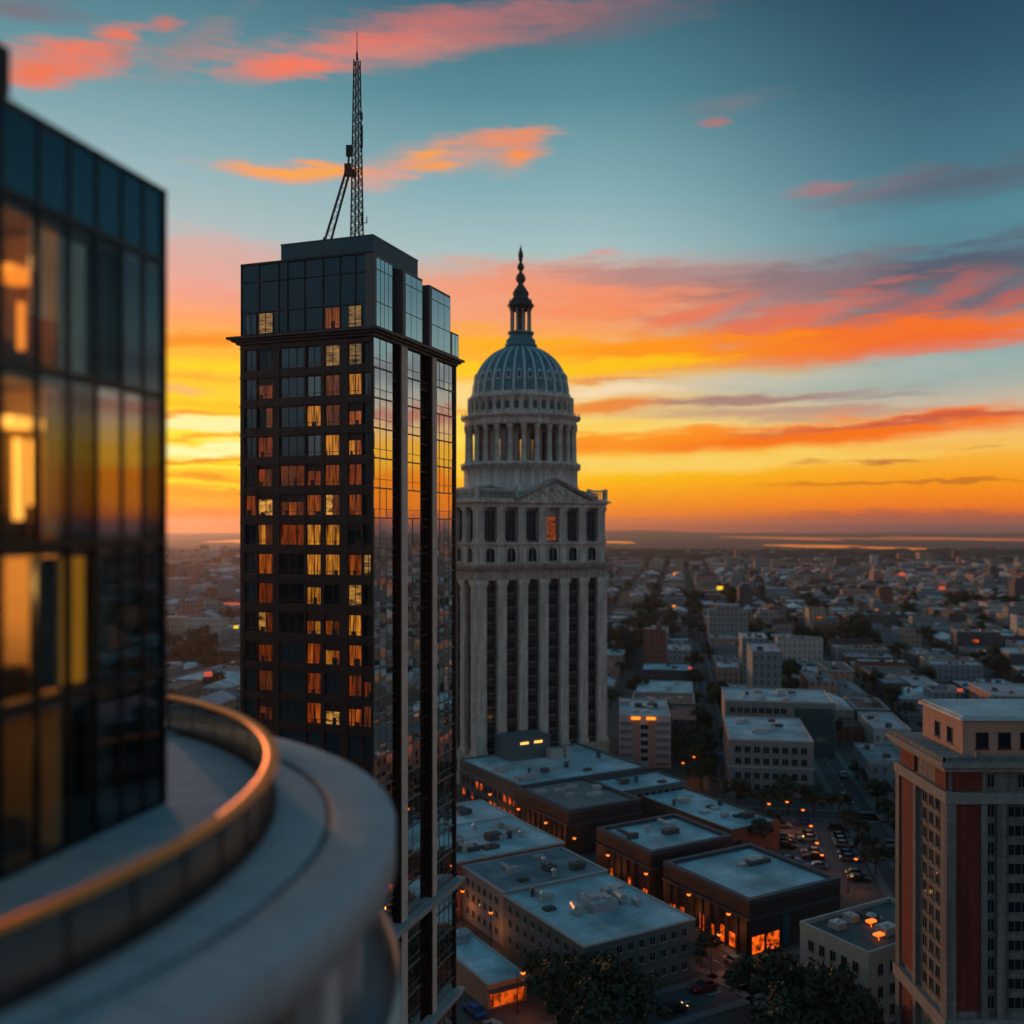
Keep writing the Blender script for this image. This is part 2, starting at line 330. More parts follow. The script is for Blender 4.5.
# low far hills
hm = mat('hill_woodland', (.05, .06, .05), .95, var=.3, scale=.002)
h = MB(); n = 160
for ring, (r0, hh, ph) in enumerate(((8800, 26, .3), (10800, 44, 1.7))):
    vs = []; fs = []
    for i in range(n + 1):
        a = R(-75 + 150 * i / n)
        z = hh * (.45 + .3 * math.sin(a * 9 + ph) + .2 * math.sin(a * 23 + ph * 3) + .1 * math.sin(a * 57))
        for dr, q in ((-1400, -.0), (-500, .7), (0, 1.0), (600, .6), (1400, -.02)):
            vs.append(((r0 + dr) * math.sin(a), (r0 + dr) * math.cos(a), max(-2, z * q)))
    for i in range(n):
        for j in range(4): k = i * 5 + j; fs.append((k, k + 1, k + 6, k + 5))
    h.add(vs, fs, 0, True)
struct(h.build('hills', hm))
wm = glassy('lake_water', (.01, .015, .02), .92, (.95, .95, .95), .05, wav=0)
def lake(x0, x1, y0, y1, seed):
    rr = random.Random(seed)
    D0 = EYE * 1000 / (y1 - HZ); D1 = EYE * 1000 / (y0 - HZ); Dm = (D0 + D1) / 2
    cx = ((x0 + x1) / 2 - 512) * Dm / 1000; hw = (x1 - x0) / 2000 * Dm; hd = (D1 - D0) / 2
    pts = []
    for i in range(40):
        a = 2 * math.pi * i / 40; q = 1 + .12 * math.sin(3 * a + seed) + .1 * rr.uniform(-1, 1)
        pts.append((cx + hw * q * math.cos(a) * (1 if abs(math.cos(a)) > .2 else 1), Dm + hd * q * math.sin(a)))
    b = MB(); b.add([(x, y, .35) for x, y in pts], [tuple(range(40))]); o = b.build('water', wm); struct(o)
for i, q in enumerate([(736, 812, 536.2, 540), (772, 860, 544.6, 548), (868, 936, 546.6, 551.5), (896, 990, 536.6, 541), (845, 880, 537, 540.5), (592, 634, 541.2, 543.4), (165, 186, 550, 555), (190, 212, 550.2, 555), (214, 240, 550.8, 554.6), (1003, 1060, 566, 571), (240, 330, 538, 543), (1040, 1200, 536, 541)]):
    lake(*q, i)
fw = mat('distant_woodland', (.035, .045, .035), .95, var=.35, scale=.02)
b = MB(); rw = random.Random(4)
for i in range(900):
    D = rw.uniform(1750, 2750); x = rw.uniform(.05, .62) * D
    if D < 2100 and rw.random() < .5: continue
    r = rw.uniform(14, 45); hgt = rw.uniform(7, 13); k = 7; vs = []
    for zz, q in ((0, 1), (.6, .95), (.9, .6)):
        for j in range(k): a = 2 * math.pi * j / k; q2 = q * rw.uniform(.75, 1.2); vs.append((x + r * q2 * math.cos(a), D + r * .8 * q2 * math.sin(a), hgt * zz * rw.uniform(.85, 1.1)))
    vs.append((x, D, hgt)); fs = []
    for l in range(2):
        for j in range(k): fs.append((l * k + j, l * k + (j + 1) % k, (l + 1) * k + (j + 1) % k, (l + 1) * k + j))
    for j in range(k): fs.append((2 * k + j, 2 * k + (j + 1) % k, 3 * k))
    b.add(vs, fs)
o = b.build('distant_woods', fw); o['kind'] = 'stuff'; o['label'] = 'dark far-off band of woodland between the city and the lakes'; o['category'] = 'woodland'

hz = MB(); hz.box(-12900, 12900, -12900, 12900, -1.5, 154)
hm_ = bpy.data.materials.new('haze'); hm_.use_nodes = True; nt = hm_.node_tree; nt.nodes.clear()
oo = nt.nodes.new('ShaderNodeOutputMaterial'); pv = nt.nodes.new('ShaderNodeVolumePrincipled')
pv.inputs['Color'].default_value = (.95, .84, .88, 1); pv.inputs['Density'].default_value = .00005; pv.inputs['Anisotropy'].default_value = .7
nt.links.new(pv.outputs[0], oo.inputs['Volume'])
ho = hz.build('haze', hm_); ho['kind'] = 'stuff'; ho['label'] = 'thin evening haze over the city'; ho['category'] = 'haze'

# ------------------------------------------------------------------ dark residential tower
T_DIR = math.atan2(-.343, .94)
tw = thing('dark_glass_tower', 'dark brown residential tower with rows of lit orange windows, left of the domed building', 'tower', (-15.3, 110, 0), T_DIR)
BRN = mat('dark_brown_cladding', (.026, .015, .014), .45, .2, var=.25, scale=1.5, spec=.5)
TAN = mat('tan_pilaster_stone', (.66, .49, .40), .8, var=.15, scale=1.0)
BLUEP = mat('blue_grey_metal_panel', (.018, .085, .12), .55, .0, var=.12, scale=.3)
def tfront(px):
    q = (px - 512) / 1000; t = (-15.3 - 110 * q) / (.94 + .343 * q); return -t
def tz(px): return 220 + px / 3.94
cols = [tuple(tfront(tz(a)) for a in c) for c in ((96, 141), (146, 206), (233, 330), (338, 396), (411, 470), (503, 556), (562, 600))]
LW = -17.25; CORN = 91.6; ROWP = 3.35; ROW0 = 72.5
core = MB()
core.box(LW + .3, -1.0, .45, 22.4, 0, 100.0)
core.build('core', BRN, tw)
wall = MB()
edges = [LW] + [e for c in cols for e in c] + [0.0]
for i in range(0, len(edges), 2):
    if edges[i + 1] - edges[i] > .05: wall.box(edges[i] , edges[i + 1], 0, .4, 0, CORN)
zr = []
for k in range(-21, 6):
    zc = ROW0 + k * ROWP; zr.append(zc)
    for a, c in cols: wall.box(a, c, .04, .4, zc + 1.15, zc + ROWP - 1.2)
# thin shadow-line ledges at every floor
for zc in zr: wall.box(LW - .06, .02, -.08, 0, zc + 1.28, zc + 1.42)
wall.box(LW, LW + .3, .4, 22.8, 0, CORN)
wall.build('wall', BRN, tw)
LITA = lit('lit_room_amber', lin((240, 120, 25)), .62, .92, (4.5, 4.5, .35), 1.2, c2=lin((255, 160, 50)))
LITC = lit('lit_room_cream', lin((150, 80, 30)), .6, .85, (1.2, 1.2, 2.2), 1.0, c2=lin((255, 182, 84)))
LITD = lit('lit_room_red_brown', lin((150, 52, 14)), .34, .9, (4.5, 4.5, .35), 1.2, c2=lin((205, 85, 25)))
LITB = lit('lit_room_deep_orange', lin((205, 85, 18)), .45, .92, (4.5, 4.5, .35), 1.2, c2=lin((235, 112, 30)))
DIM = lit('dim_room_or_reflection', lin((110, 52, 26)), .26, .95, (4.5, 4.5, .35), 1.2, c2=lin((180, 88, 40)), refl=.07)
BRI = lit('bright_ceiling_lamp_room', lin((70, 58, 48)), .35, .93, (.6, .6, 4), 1.3, c2=lin((255, 190, 95)), refl=.1)
WG = [glassy('window_glass_dark', (.006, .011, .016), .04, (.35, .65, .8), .04), glassy('window_glass_blue', (.012, .032, .045), .10, (.35, .7, .9), .04), glassy('window_glass_bright', (.02, .05, .065), .2, (.45, .75, .9), .05)]
# rows from top (k=5) down; one letter per column A..G : . dark, b blue, w bright blue, L amber, O orange, d dim room or pane reflection painted as a glow, s lamp
PAT = {6: '.s...L..', 5: 'bdbb' + 's' + 's.', 4: 'bdbwdLb', 3: 'b' + 'db' + 'LdL.', 2: 'bdb' + 'wL' + 'L.', 1: 'dO' + 'dOL' + 'd.', 0: 'dL' + 'd' + 'OL' + 'O.',
       -1: '.L' + 'd' + 'LL' + 'd.', -2: 'bO.LLL' + 's', -3: 'bd.L.L.', -4: '.L.OLL.', -5: '.O' + 'b' + 'LLO.', -6: 'bd' + 'bd' + 'b' + 'dd', -7: 'bd' + 'bd' + 'L' + 'Ld', -8: '.d' + '.' + 'OLO.'}
PM = {'.': WG[0], 'b': WG[1], 'w': WG[2], 'L': LITA, 'O': LITB, 'd': DIM, 's': BRI}
FRM = mat('window_frame_bronze', (.06, .045, .04), .5, .4)
rT = random.Random(11)
def tower_window(a, c, z0, z1, ch, y=.32, parent=tw):
    w = c - a; f = MB()
    t = .06
    f.box(0, w, -.1, 0, 0, t).box(0, w, -.1, 0, z1 - z0 - t, z1 - z0).box(0, t, -.1, 0, t, z1 - z0 - t).box(w - t, w, -.1, 0, t, z1 - z0 - t)
    nm = 2 if w > 1.0 else 1
    if w > 2.6: nm = 3
    for i in range(1, nm): f.box(w * i / nm - .035, w * i / nm + .035, -.09, 0, t, z1 - z0 - t)
    f.box(t, w - t, -.085, 0, .42, .47)
    # balcony rail in front
    fo = f.build('window', FRM, parent); fo.location = (a, y, z0)
    p = MB(); H = z1 - z0
    for i in range(nm):
        x0 = w * i / nm; x1 = w * (i + 1) / nm; ti = rT.uniform(-.012, .012); tj = rT.uniform(-.012, .012)
        mi = 0 if i == 0 or rT.random() < .6 else 1
        p.add([(x0, -.03 + ti, .02), (x1, -.03 - ti, .02), (x1, -.03 - ti + tj, H), (x0, -.03 + ti + tj, H)], [(0, 1, 2, 3)], mi)
    alt = {'L': [LITA, LITA, LITC, LITB], 'O': [LITB, LITD, LITB], 'd': [DIM, LITD, DIM, WG[0]]}.get(ch)
    p.build('pane', [rT.choice(alt), rT.choice([LITD, LITA, LITB, DIM])] if alt else [PM[ch], PM[ch]], fo)
    if alt and rT.random() < .7:      # furniture, plants and half-drawn blinds against the light
        s_ = MB(); s2_ = MB(); xx = rT.uniform(.1, .6) * w; s_.box(xx, min(w - .08, xx + rT.uniform(.25, .7)), -.075, -.06, .06, rT.uniform(.35, .9))
        if rT.random() < .45: s2_.box(.06, w - .06, -.075, -.06, H - rT.uniform(.2, .9), H - .06)
        s_.build('silhouette', BRN, fo)
        if s2_.v: s2_.build('blind_or_dark_sheet', BRN, fo)
for k in range(-7, 6):
    zc = ROW0 + k * ROWP; pat = PAT.get(k)
    for (a, c), ch in zip(cols, pat): tower_window(a, c, zc - 1.2, zc + 1.15, ch)
low = MB()
for k in range(-20, -7):
    zc = ROW0 + k * ROWP
    for a, c in cols: low.box(a, c, .3, .34, zc - 1.2, zc + 1.15)
lo = low.build('lower_window', [WG[1]], tw); lo['kind'] = 'stuff'
# upper glazed storeys, above the cornice
up = MB()
ux = [LW + .02] + sorted(tfront(tz(q)) for q in (150, 228, 262, 330, 402, 470, 530, 572)) + [-.02]
for i in range(len(ux) - 1):
    for z0, z1 in ((92.3, 94.7), (94.8, 98.2), (98.3, 100.3)):
        ti = rT.uniform(-.02, .02)
        up.add([(ux[i], .25 + ti, z0), (ux[i + 1], .25 - ti, z0), (ux[i + 1], .25 - ti, z1), (ux[i], .25 + ti, z1)], [(0, 1, 2, 3)], 0)
up.box(LW + .05, -.05, .3, 1, 91.8, 100.2, 1)
DG2 = glassy('upper_blue_glass', (.008, .026, .04), .05, (.3, .65, .85), .1)
uo = up.build('upper_glazing', [DG2, BRN], tw)
um = MB()
for i, x in enumerate(ux): um.box(x - .05, x + .05, .12, .24, 91.8, 100.2)
for z in (94.72, 98.2): um.box(LW, 0, .13, .235, z, z + .1)
um.box(LW - .02, .02, .08, .3, 100.2, 100.45)
um.build('mullions', BLACKMETAL, uo)
for ci, ch in ((1, 's'), (4, 'O'), (5, 's'), (0, 'b')):
    a, c = cols[ci]; tower_window(a, c, 92.2, 94.6, ch, y=.2)
# cornice
cn = MB()
for (o, z0, z1) in ((.35, CORN - .55, CORN - .25), (.75, CORN - .25, CORN), (1.15, CORN, CORN + .28)):
    cn.box(LW - o, o, -o, 22.8 + o * .5, z0, z1)
cn.build('cornice', mat('cornice_dark_metal', (.05, .04, .045), .5, .2), tw)
# right-hand face: three glazed bays between tan pilasters
BAYG = glassy('mirror_bay_glass', (.012, .02, .026), .74, (1, .96, .92), .02, wav=.05)
LINE = mat('bay_frame_metal', (.16, .15, .15), .5, .5)
def bay(y0, y1, x, z0, z1, seed, fl=ROWP):
    rr = random.Random(seed); g_ = MB(); fr = MB(); nz = int((z1 - z0) / fl + .5); fl = (z1 - z0) / nz; npn = max(2, int((y1 - y0) / 1.5))
    for i in range(nz):
        for j in range(npn):
            a = y0 + (y1 - y0) * j / npn; c = y0 + (y1 - y0) * (j + 1) / npn
            for q0, q1 in ((0, .3), (.3, 1)):
                t1 = rr.uniform(-.012, .012); t2 = rr.uniform(-.01, .01)
                g_.add([(x + t1, a, z0 + fl * (i + q0)), (x - t1, c, z0 + fl * (i + q0)), (x - t1 + t2, c, z0 + fl * (i + q1)), (x + t1 + t2, a, z0 + fl * (i + q1))], [(0, 1, 2, 3)])
        zz = z0 + fl * i
        fr.box(x - .02, x + .14, y0, y1, zz - .07, zz + .07); fr.box(x - .02, x + .05, y0, y1, zz + fl * .3 - .03, zz + fl * .3 + .03)
        for j in range(npn):
            if rr.random() < .85: a = y0 + (y1 - y0) * j / npn; fr.box(x - .02, x + .045, a - .03, a + .03, zz + .07, zz + fl - .07)
    o = g_.build('glazed_bay', BAYG, tw); fr.build('bay_frame', LINE, o)
bay(.12, 4.7, .0, 1, CORN - .6, 1)
bay(8.05, 12.2, -.05, 1, CORN - .6, 2)
bay(16.35, 22.4, -.05, 1, CORN - .6, 3)
for y0, y1 in ((6.2, 8.0), (14.8, 16.3)):
    p = MB(); p.box(-1.0, .3, y0 + .0, y0 + .25, 0, CORN - .55, 1); p.box(-1.0, .35, y0 + .25, y1, 0, CORN - .55, 0)
    p.build('pilaster', [TAN, BRN], tw)
for y0, y1 in ((4.75, 6.15), (12.25, 14.75)):
    p = MB(); p.box(-1.02, -.75, y0, y1, 0, CORN - .6)
    for k in range(26):
        z = 3 + k * ROWP; p.box(-.75, -.1, y0, y1, z, z + .14); p.box(-.16, -.1, y0, y1, z + .9, z + .97)
    p.build('balcony_recess', BRN, tw)
p = MB(); p.box(-1, .2, 22.42, 22.8, 0, 95); p.box(-.3, .04, 0.0, .11, 0, CORN - .55)
p.build('corner_trim', BRN, tw)
for z in (24.0, 9.5):
    p = MB(); p.box(-.9, 1.2, -.3, 23.2, z - .35, z + .1); p.box(-.9, 1.0, -.2, 23.0, z - .8, z - .35); p.build('belt_ledge', mat('pale_ledge_stone', (.34, .33, .33), .8, scale=.8), tw)
# bays above the cornice
def upbay(x, y0, y1, z1, npn, seed):
    b_ = MB(); b_.box(-1.0, x, y0, y1, CORN + .28, z1, 0); o = b_.build('upper_bay', mat('warm_grey_panel', (.11, .1, .105), .5, .2), tw)
    gg = MB(); rr = random.Random(seed); f = MB(); zs = [CORN + .6, CORN + 3.4, z1 - 1.6 if z1 - 1.6 > CORN + 4 else z1 - .4, z1 - .3]
    for i in range(npn):
        a = y0 + .6 + (y1 - y0 - .7) * i / npn; c = y0 + .6 + (y1 - y0 - .7) * (i + 1) / npn
        for j in range(3):
            if zs[j + 1] - zs[j] < .3: continue
            t = rr.uniform(-.012, .012)
            gg.add([(x + .03 + t, a + .06, zs[j] + .06), (x + .03 - t, c - .06, zs[j] + .06), (x + .03 - t, c - .06, zs[j + 1] - .06), (x + .03 + t, a + .06, zs[j + 1] - .06)], [(0, 1, 2, 3)])
    gg.build('window', BAYG, o)
upbay(.02, .1, 4.7, 100.2, 4, 5); upbay(.5, 6.4, 11.7, 99.9, 3, 6); upbay(.55, 13.6, 20.0, 99.7, 3, 7); upbay(.5, 20.02, 22.8, 95.2, 2, 8)
rb = MB(); rb.box(-12.3, -.45, .85, 12.4, 100.0, 102.35); rb.box(-12.35, -.4, .8, 12.45, 102.35, 102.5); rb.build('mechanical_box', BLUEP, tw)
rb = MB(); rb.box(-9.5, -8.9, 3, 3.5, 102.5, 103.1); rb.tube((-7.6, 2.5, 102.5), (-7.6, 2.5, 103.3), .12); rb.build('roof_vent', BLACKMETAL, tw)

# lattice mast
def w2(px, py, D): return Vector(((px - 512) * D / 1000, D, EYE + (HZ - py) * D / 1000))
MX = w2(357, 240, 118)
mast = thing('lattice_mast', 'tall thin steel lattice antenna mast with whip, on the dark tower roof', 'antenna mast', (MX.x, MX.y, 102.5), T_DIR)
STL = mat('mast_steel_red_grey', (.10, .055, .055), .6, .4, var=.5, scale=.5, stretch=(1, 1, 1))
mb = MB(); H = 22.6
def mw(z): return .56 - .28 * z / H
N = 34
for sx in (-1, 1):
    for sy in (-1, 1): mb.tube((sx * mw(0), sy * mw(0), 0), (sx * mw(H), sy * mw(H), H), .095, .07, 6)
for i in range(N):
    z0, z1 = H * i / N, H * (i + 1) / N; a, c = mw(z0), mw(z1); s_ = 1 if i % 2 else -1
    for f_ in range(4):
        rot = lambda x, y: [(x, y), (-y, x), (-x, -y), (y, -x)][f_]
        p0 = rot(-a * s_, -a); p1 = rot(c * s_, -c); q0 = rot(-a, -a); q1 = rot(a, -a)
        mb.tube((*p0, z0), (*p1, z1), .05, n=5); mb.tube((*q0, z0), (*q1, z0), .045, n=5)
mb.build('lattice', STL, mast)
mb = MB(); mb.tube((0, 0, H), (0, 0, H + .9), .14, .12); mb.tube((0, 0, H + .9), (0, 0, H + 3.5), .06, .03); mb.build('whip_antenna', BLACKMETAL, mast)
for z, hh, o_ in ((12.2, 2.6, .62), (15.4, .9, .6), (3.2, 1.2, .7)):
    mb = MB(); mb.box(o_ - .1, o_ + .12, -.1, .1, z, z + hh); mb.tube((.3, 0, z + .2), (o_, 0, z + .2), .04); mb.tube((.3, 0, z + hh - .2), (o_, 0, z + hh - .2), .04); mb.build('panel_antenna', BLACKMETAL, mast)
mb = MB(); mb.tube((.45, 0, 3.0), (1.3, 0, 3.4), .05); mb.tube((1.3, 0, 3.2), (1.3, 0, 4.0), .06); mb.build('side_arm', BLACKMETAL, mast)
# leaning derrick beside it
DP = w2(325, 240, 118.3)
der = thing('roof_derrick', 'leaning twin-rail steel derrick with a winch house, propped against the lattice mast', 'derrick', (DP.x, DP.y, 102.5), 0)
top = w2(350, 158, 118) - Vector((DP.x, DP.y, 102.5)); hut = w2(347, 172, 118) - Vector((DP.x, DP.y, 102.5))
mb = MB()
for o_ in (-.3, .3):
    for o2 in (-.25, .25): mb.tube((o_ * 1.3, o2, .2), (hut.x + o_ * .8, o2, hut.z), .085, n=6)
for i in range(13):
    t0 = i / 13; t1 = (i + 1) / 13; s_ = 1 if i % 2 else -1
    for o2 in (-.25, .25): mb.tube((hut.x * t0 - .35 * s_, o2, .2 + (hut.z - .2) * t0), (hut.x * t1 + .35 * s_, o2, .2 + (hut.z - .2) * t1), .035, n=5)
mb.build('boom', STL, der)
mb = MB(); mb.box(hut.x - .3, hut.x + .85, -.4, .4, hut.z - .35, hut.z + .35); mb.prism([(hut.x - .3, -.4), (hut.x + .5, -.4), (hut.x + .3, .4), (hut.x - .1, .4)], hut.z + .35, hut.z + 1.0); mb.build('winch_house', mat('rusty_machine_paint', (.09, .035, .02), .7), der)
mb = MB(); mb.tube((hut.x + .1, 0, hut.z + .5), (top.x - .15, 0, top.z + 1.3), .14, .1); mb.box(top.x - .5, top.x + .25, -.2, .2, top.z + .3, top.z + 1.6); mb.tube((top.x, 0, top.z + 1.2), (MX.x - DP.x, 0, top.z + 1.8), .06); mb.build('jib_head', BLACKMETAL, der)
mb = MB(); mb.box(-.8, .9, -.5, .5, 0, .25); mb.tube((-.5, 0, .2), (-.2, 0, 1.6), .06); mb.tube((.5, 0, .2), (.3, 0, 1.6), .06); mb.build('base_frame', BLACKMETAL, der)

# ------------------------------------------------------------------ domed stone building
dm = thing('domed_stone_building', 'tall pale stone tower with giant pilasters, pediment, colonnaded drum and ribbed blue-green dome', 'building', (-9.5, 265, 0), R(30))
BW, BD = 42.4, 36.0
px_c = [1.65, 8.0, 14.65, 21.3, 28.0, 34.5, 41.0]; py_c = [1.65, 8.0, 14.6, 21.2, 27.8, 34.4]
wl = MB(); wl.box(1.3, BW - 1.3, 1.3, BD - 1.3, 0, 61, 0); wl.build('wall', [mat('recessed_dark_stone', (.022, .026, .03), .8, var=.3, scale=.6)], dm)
pl = MB(); pl.box(-.3, BW + .3, -.3, BD + .3, 0, 8.2); pl.box(-.6, BW + .6, -.6, BD + .6, 8.2, 9.0); pl.box(-.8, BW + .8, -.8, BD + .8, 0, 1.6)
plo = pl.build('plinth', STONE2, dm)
for i, y in enumerate((4.8, 11.3, 17.9, 24.5, 31.1)):
    a = MB(); pts = [(-.9, 0), (.9, 0), (.9, 3)] + [(.9 * math.cos(R(t)), 3 + .9 * math.sin(R(t))) for t in (30, 60, 90, 120, 150)] + [(-.9, 3)]
    a.add([(-.34, y + p, 3 + q) for p, q in pts] + [(.1, y + p, 3 + q) for p, q in pts], [tuple(range(len(pts))), *[(i_, (i_ + 1) % len(pts), len(pts) + (i_ + 1) % len(pts), len(pts) + i_) for i_ in range(len(pts))]]); a.build('arched_window', DARKGLASS, dm)
# giant pilasters
def pilaster(w, z0, z1, cap=1.6):
    b_ = MB(); b_.box(-w / 2 - .2, w / 2 + .2, -.2, 1.35, z0, z0 + 1.0); b_.box(-w / 2, w / 2, 0, 1.35, z0 + 1.0, z1 - cap)
    for i, q in enumerate((.12, .25, .4, .3)): b_.box(-w / 2 - q, w / 2 + q, -q, 1.35, z1 - cap + cap * i / 4, z1 - cap + cap * (i + 1) / 4)
    nfl = 5
    for i in range(nfl):   # raised fillets between the flutes
        x = -w / 2 + w * (i + .5) / nfl; b_.box(x - w / nfl * .28, x + w / nfl * .28, -.07, 0, z0 + 1.6, z1 - cap - .2)
    return b_
P1 = pilaster(2.75, 9.0, 55.7).build('pilaster', STONE, dm); P1c = pilaster(3.2, 9.0, 55.7).build('pilaster', STONE, dm)
P1.location = (px_c[1], 0, 0); P1c.location = (px_c[0], 0, 0)
for x in px_c[2:-1]: inst(P1, dm, (x, 0, 0))
inst(P1c, dm, (px_c[-1] - .2, 0, 0))
for i, y in enumerate(py_c): inst(P1c if i in (0, 5) else P1, dm, (0, y if i else 1.62, 0), R(-90))
# windows in the shaft: one per floor and gap
def shaft_window(w, hh):
    b_ = MB(); b_.box(-w / 2, w / 2, -.12, 0, 0, .12).box(-w / 2, w / 2, -.12, 0, hh - .12, hh).box(-w / 2, -w / 2 + .12, -.12, 0, .12, hh - .12).box(w / 2 - .12, w / 2, -.12, 0, .12, hh - .12).box(-.05, .05, -.1, 0, .12, hh - .12)
    b_.box(-w / 2 - .1, w / 2 + .1, -.3, 0, -.3, 0)
    b_.box(-w / 2 + .12, w / 2 - .12, -.05, 0, .12, hh - .12, 1); return b_
SPG = mat('spandrel_bronze', (.10, .105, .11), .5, .3, var=.3)
sw = shaft_window(2.6, 2.3).build('window', [SPG, DARKGLASS], dm)
gx = [(px_c[i] + px_c[i + 1]) / 2 for i in range(6)]; gy = [(py_c[i] + py_c[i + 1]) / 2 for i in range(5)]
fl = [10.2 + i * 3.8 for i in range(12)]; first = True
for z in fl:
    for x in gx:
        if first: sw.location = (x, 1.28, z); first = False
        else: inst(sw, dm, (x, 1.28, z))
for z in fl[-5:]:
    for y in gy: inst(sw, dm, (1.28, y, z), R(-90))
st = MB()
for z in fl[:-5]:
    for y in gy: st.box(1.15, 1.3, y - 1.3, y + 1.3, z, z + 2.3)
st_o = st.build('side_window', DARKGLASS, dm); st_o['kind'] = 'stuff'
def ring_box(b_, o_, z0, z1, mi=0, x0=0, x1=BW, y0=0, y1=BD): b_.box(x0 - o_, x1 + o_, y0 - o_, y1 + o_, z0, z1, mi)
en = MB(); ring_box(en, .1, 55.7, 56.9); ring_box(en, -.05, 56.9, 58.2); ring_box(en, .5, 58.2, 58.6); ring_box(en, 1.4, 58.9, 59.5); ring_box(en, 1.9, 59.5, 60.0)
for i in range(46): x = -.6 + i * .95; en.box(x, x + .5, -1.25, -.2, 58.6, 58.9)
for i in range(38): y = -.3 + i * .97; en.box(-1.25, -.2, y, y + .5, 58.6, 58.9)
ring_box(en, .35, 58.6, 58.9)
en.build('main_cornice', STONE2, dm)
# arcade storey
ar = MB(); ring_box(ar, -1.0, 60.0, 65.0); ring_box(ar, -.5, 65.0, 65.35); ring_box(ar, -.2, 65.35, 65.7)
for x in px_c: ar.box(x - 1.1, x + 1.1, .7, 1.2, 60, 65)
for y in py_c: ar.box(.7, 1.2, y - 1.1, y + 1.1, 60, 65)
ar.build('arcade_storey', STONE, dm)
def arch_pts(w, hh, n=10): return [(-w, 0), (w, 0)] + [(w * math.cos(math.pi * i / n), hh - w + w * math.sin(math.pi * i / n)) for i in range(n + 1)]
def arch_window(w, hh):
    b_ = MB(); P_ = arch_pts(w, hh); Q = arch_pts(w + .3, hh + .3); k = len(P_)
    b_.add([(x, -.02, z) for x, z in P_], [tuple(range(k))], 1)
    b_.add([(x, -.05, z) for x, z in P_] + [(x, -.3, z) for x, z in Q] + [(x, .0, z) for x, z in Q] + [(x, -.3, z) for x, z in P_], [(k + i, k + (i + 1) % k, 3 * k + (i + 1) % k, 3 * k + i) for i in range(1, k)] + [(k + i, k + (i + 1) % k, 2 * k + (i + 1) % k, 2 * k + i) for i in range(k)] + [(3 * k + i, 3 * k + (i + 1) % k, (i + 1) % k, i) for i in range(k)], 0)
    b_.box(-.04, .04, -.1, -.03, 0, hh - .1, 0); return b_
aw = arch_window(1.35, 3.8).build('arched_window', [STONE, DARKGLASS], dm); aw.location = (gx[0], 1.0, 60.6)
for x in gx[1:]: inst(aw, dm, (x, 1.0, 60.6))
for y in gy: inst(aw, dm, (1.0, y, 60.6), R(-90))
# upper colonnade storey
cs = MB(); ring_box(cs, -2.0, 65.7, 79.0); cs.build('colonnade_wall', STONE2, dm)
P2 = pilaster(2.3, 65.7, 75.4, 1.1).build('pilaster', STONE, dm); P2.location = (px_c[0], .6, 0)
for x in px_c[1:]: inst(P2, dm, (x, .6, 0))
for y in py_c[1:] + [1.8]: inst(P2, dm, (.6, y, 0), R(-90))
def tall_window(w, hh, mt):
    b_ = MB(); b_.box(-w / 2 - .15, w / 2 + .15, -.3, 0, -.2, 0).box(-w / 2 - .15, -w / 2, -.25, 0, 0, hh).box(w / 2, w / 2 + .15, -.25, 0, 0, hh).box(-w / 2 - .15, w / 2 + .15, -.3, 0, hh, hh + .25)
    for i in (1, 2): b_.box(-w / 2 + w * i / 3 - .05, -w / 2 + w * i / 3 + .05, -.1, 0, 0, hh)
    for i in (1, 2, 3): b_.box(-w / 2, w / 2, -.09, 0, hh * i / 4, hh * i / 4 + .1)
    b_.box(-w / 2, w / 2, -.04, 0, 0, hh, 1); return b_
tl = tall_window(3.1, 8.2, None).build('tall_window', [SPG, DARKGLASS], dm); tl.location = (gx[0], 2.0, 66.3)
for i, x in enumerate(gx):
    if i in (0, 3): continue
    inst(tl, dm, (x, 2.0, 66.3))
REDW = lit('red_lit_hall', lin((70, 22, 16)), .4, .95, (1.6, 1.6, 1.6), 1.2, .08, c2=lin((240, 110, 50)))
tr = tall_window(3.1, 6.6, None).build('tall_window', [SPG, REDW], dm); tr.location = (gx[3], 2.0, 66.3); tr['label'] = 'tall window glowing red behind its glass'
for y in gy: inst(tl, dm, (2.0, y, 66.3), R(-90))
uc = MB(); ring_box(uc, -.2, 75.4, 76.3); ring_box(uc, .2, 76.3, 76.7); ring_box(uc, .8, 76.7, 77.3)
uc.build('upper_cornice', STONE, dm)
# balustrade either side of the pediment
for (x0, x1) in ((0, 12.5), (36.5, BW)):
    bl = MB()
    bl.box(x0, x1, .1, .7, 77.3, 77.9); bl.box(x0, x1, .1, .7, 79.9, 80.4)
    k = int((x1 - x0) / .8)
    for i in range(k): xx = x0 + (x1 - x0) * (i + .5) / k; bl.lathe([(.12, 77.9), (.24, 78.4), (.12, 79.2), (.2, 79.9)], xx, .4, 6)
    for x in (x0 + .4, x1 - .1) if x0 == 0 else (x0 - .1, x1 - .4): bl.box(x - .5, x + .5, -.1, .9, 77.3, 80.7)
    bl.build('balustrade', STONE, dm)
bl = MB(); bl.box(.1, .7, .7, BD, 77.3, 77.9); bl.box(.1, .7, .7, BD, 79.9, 80.4)
for i in range(42): bl.lathe([(.12, 77.9), (.24, 78.4), (.12, 79.2), (.2, 79.9)], .4, 1.2 + i * .82, 6)
bl.build('balustrade', STONE, dm)
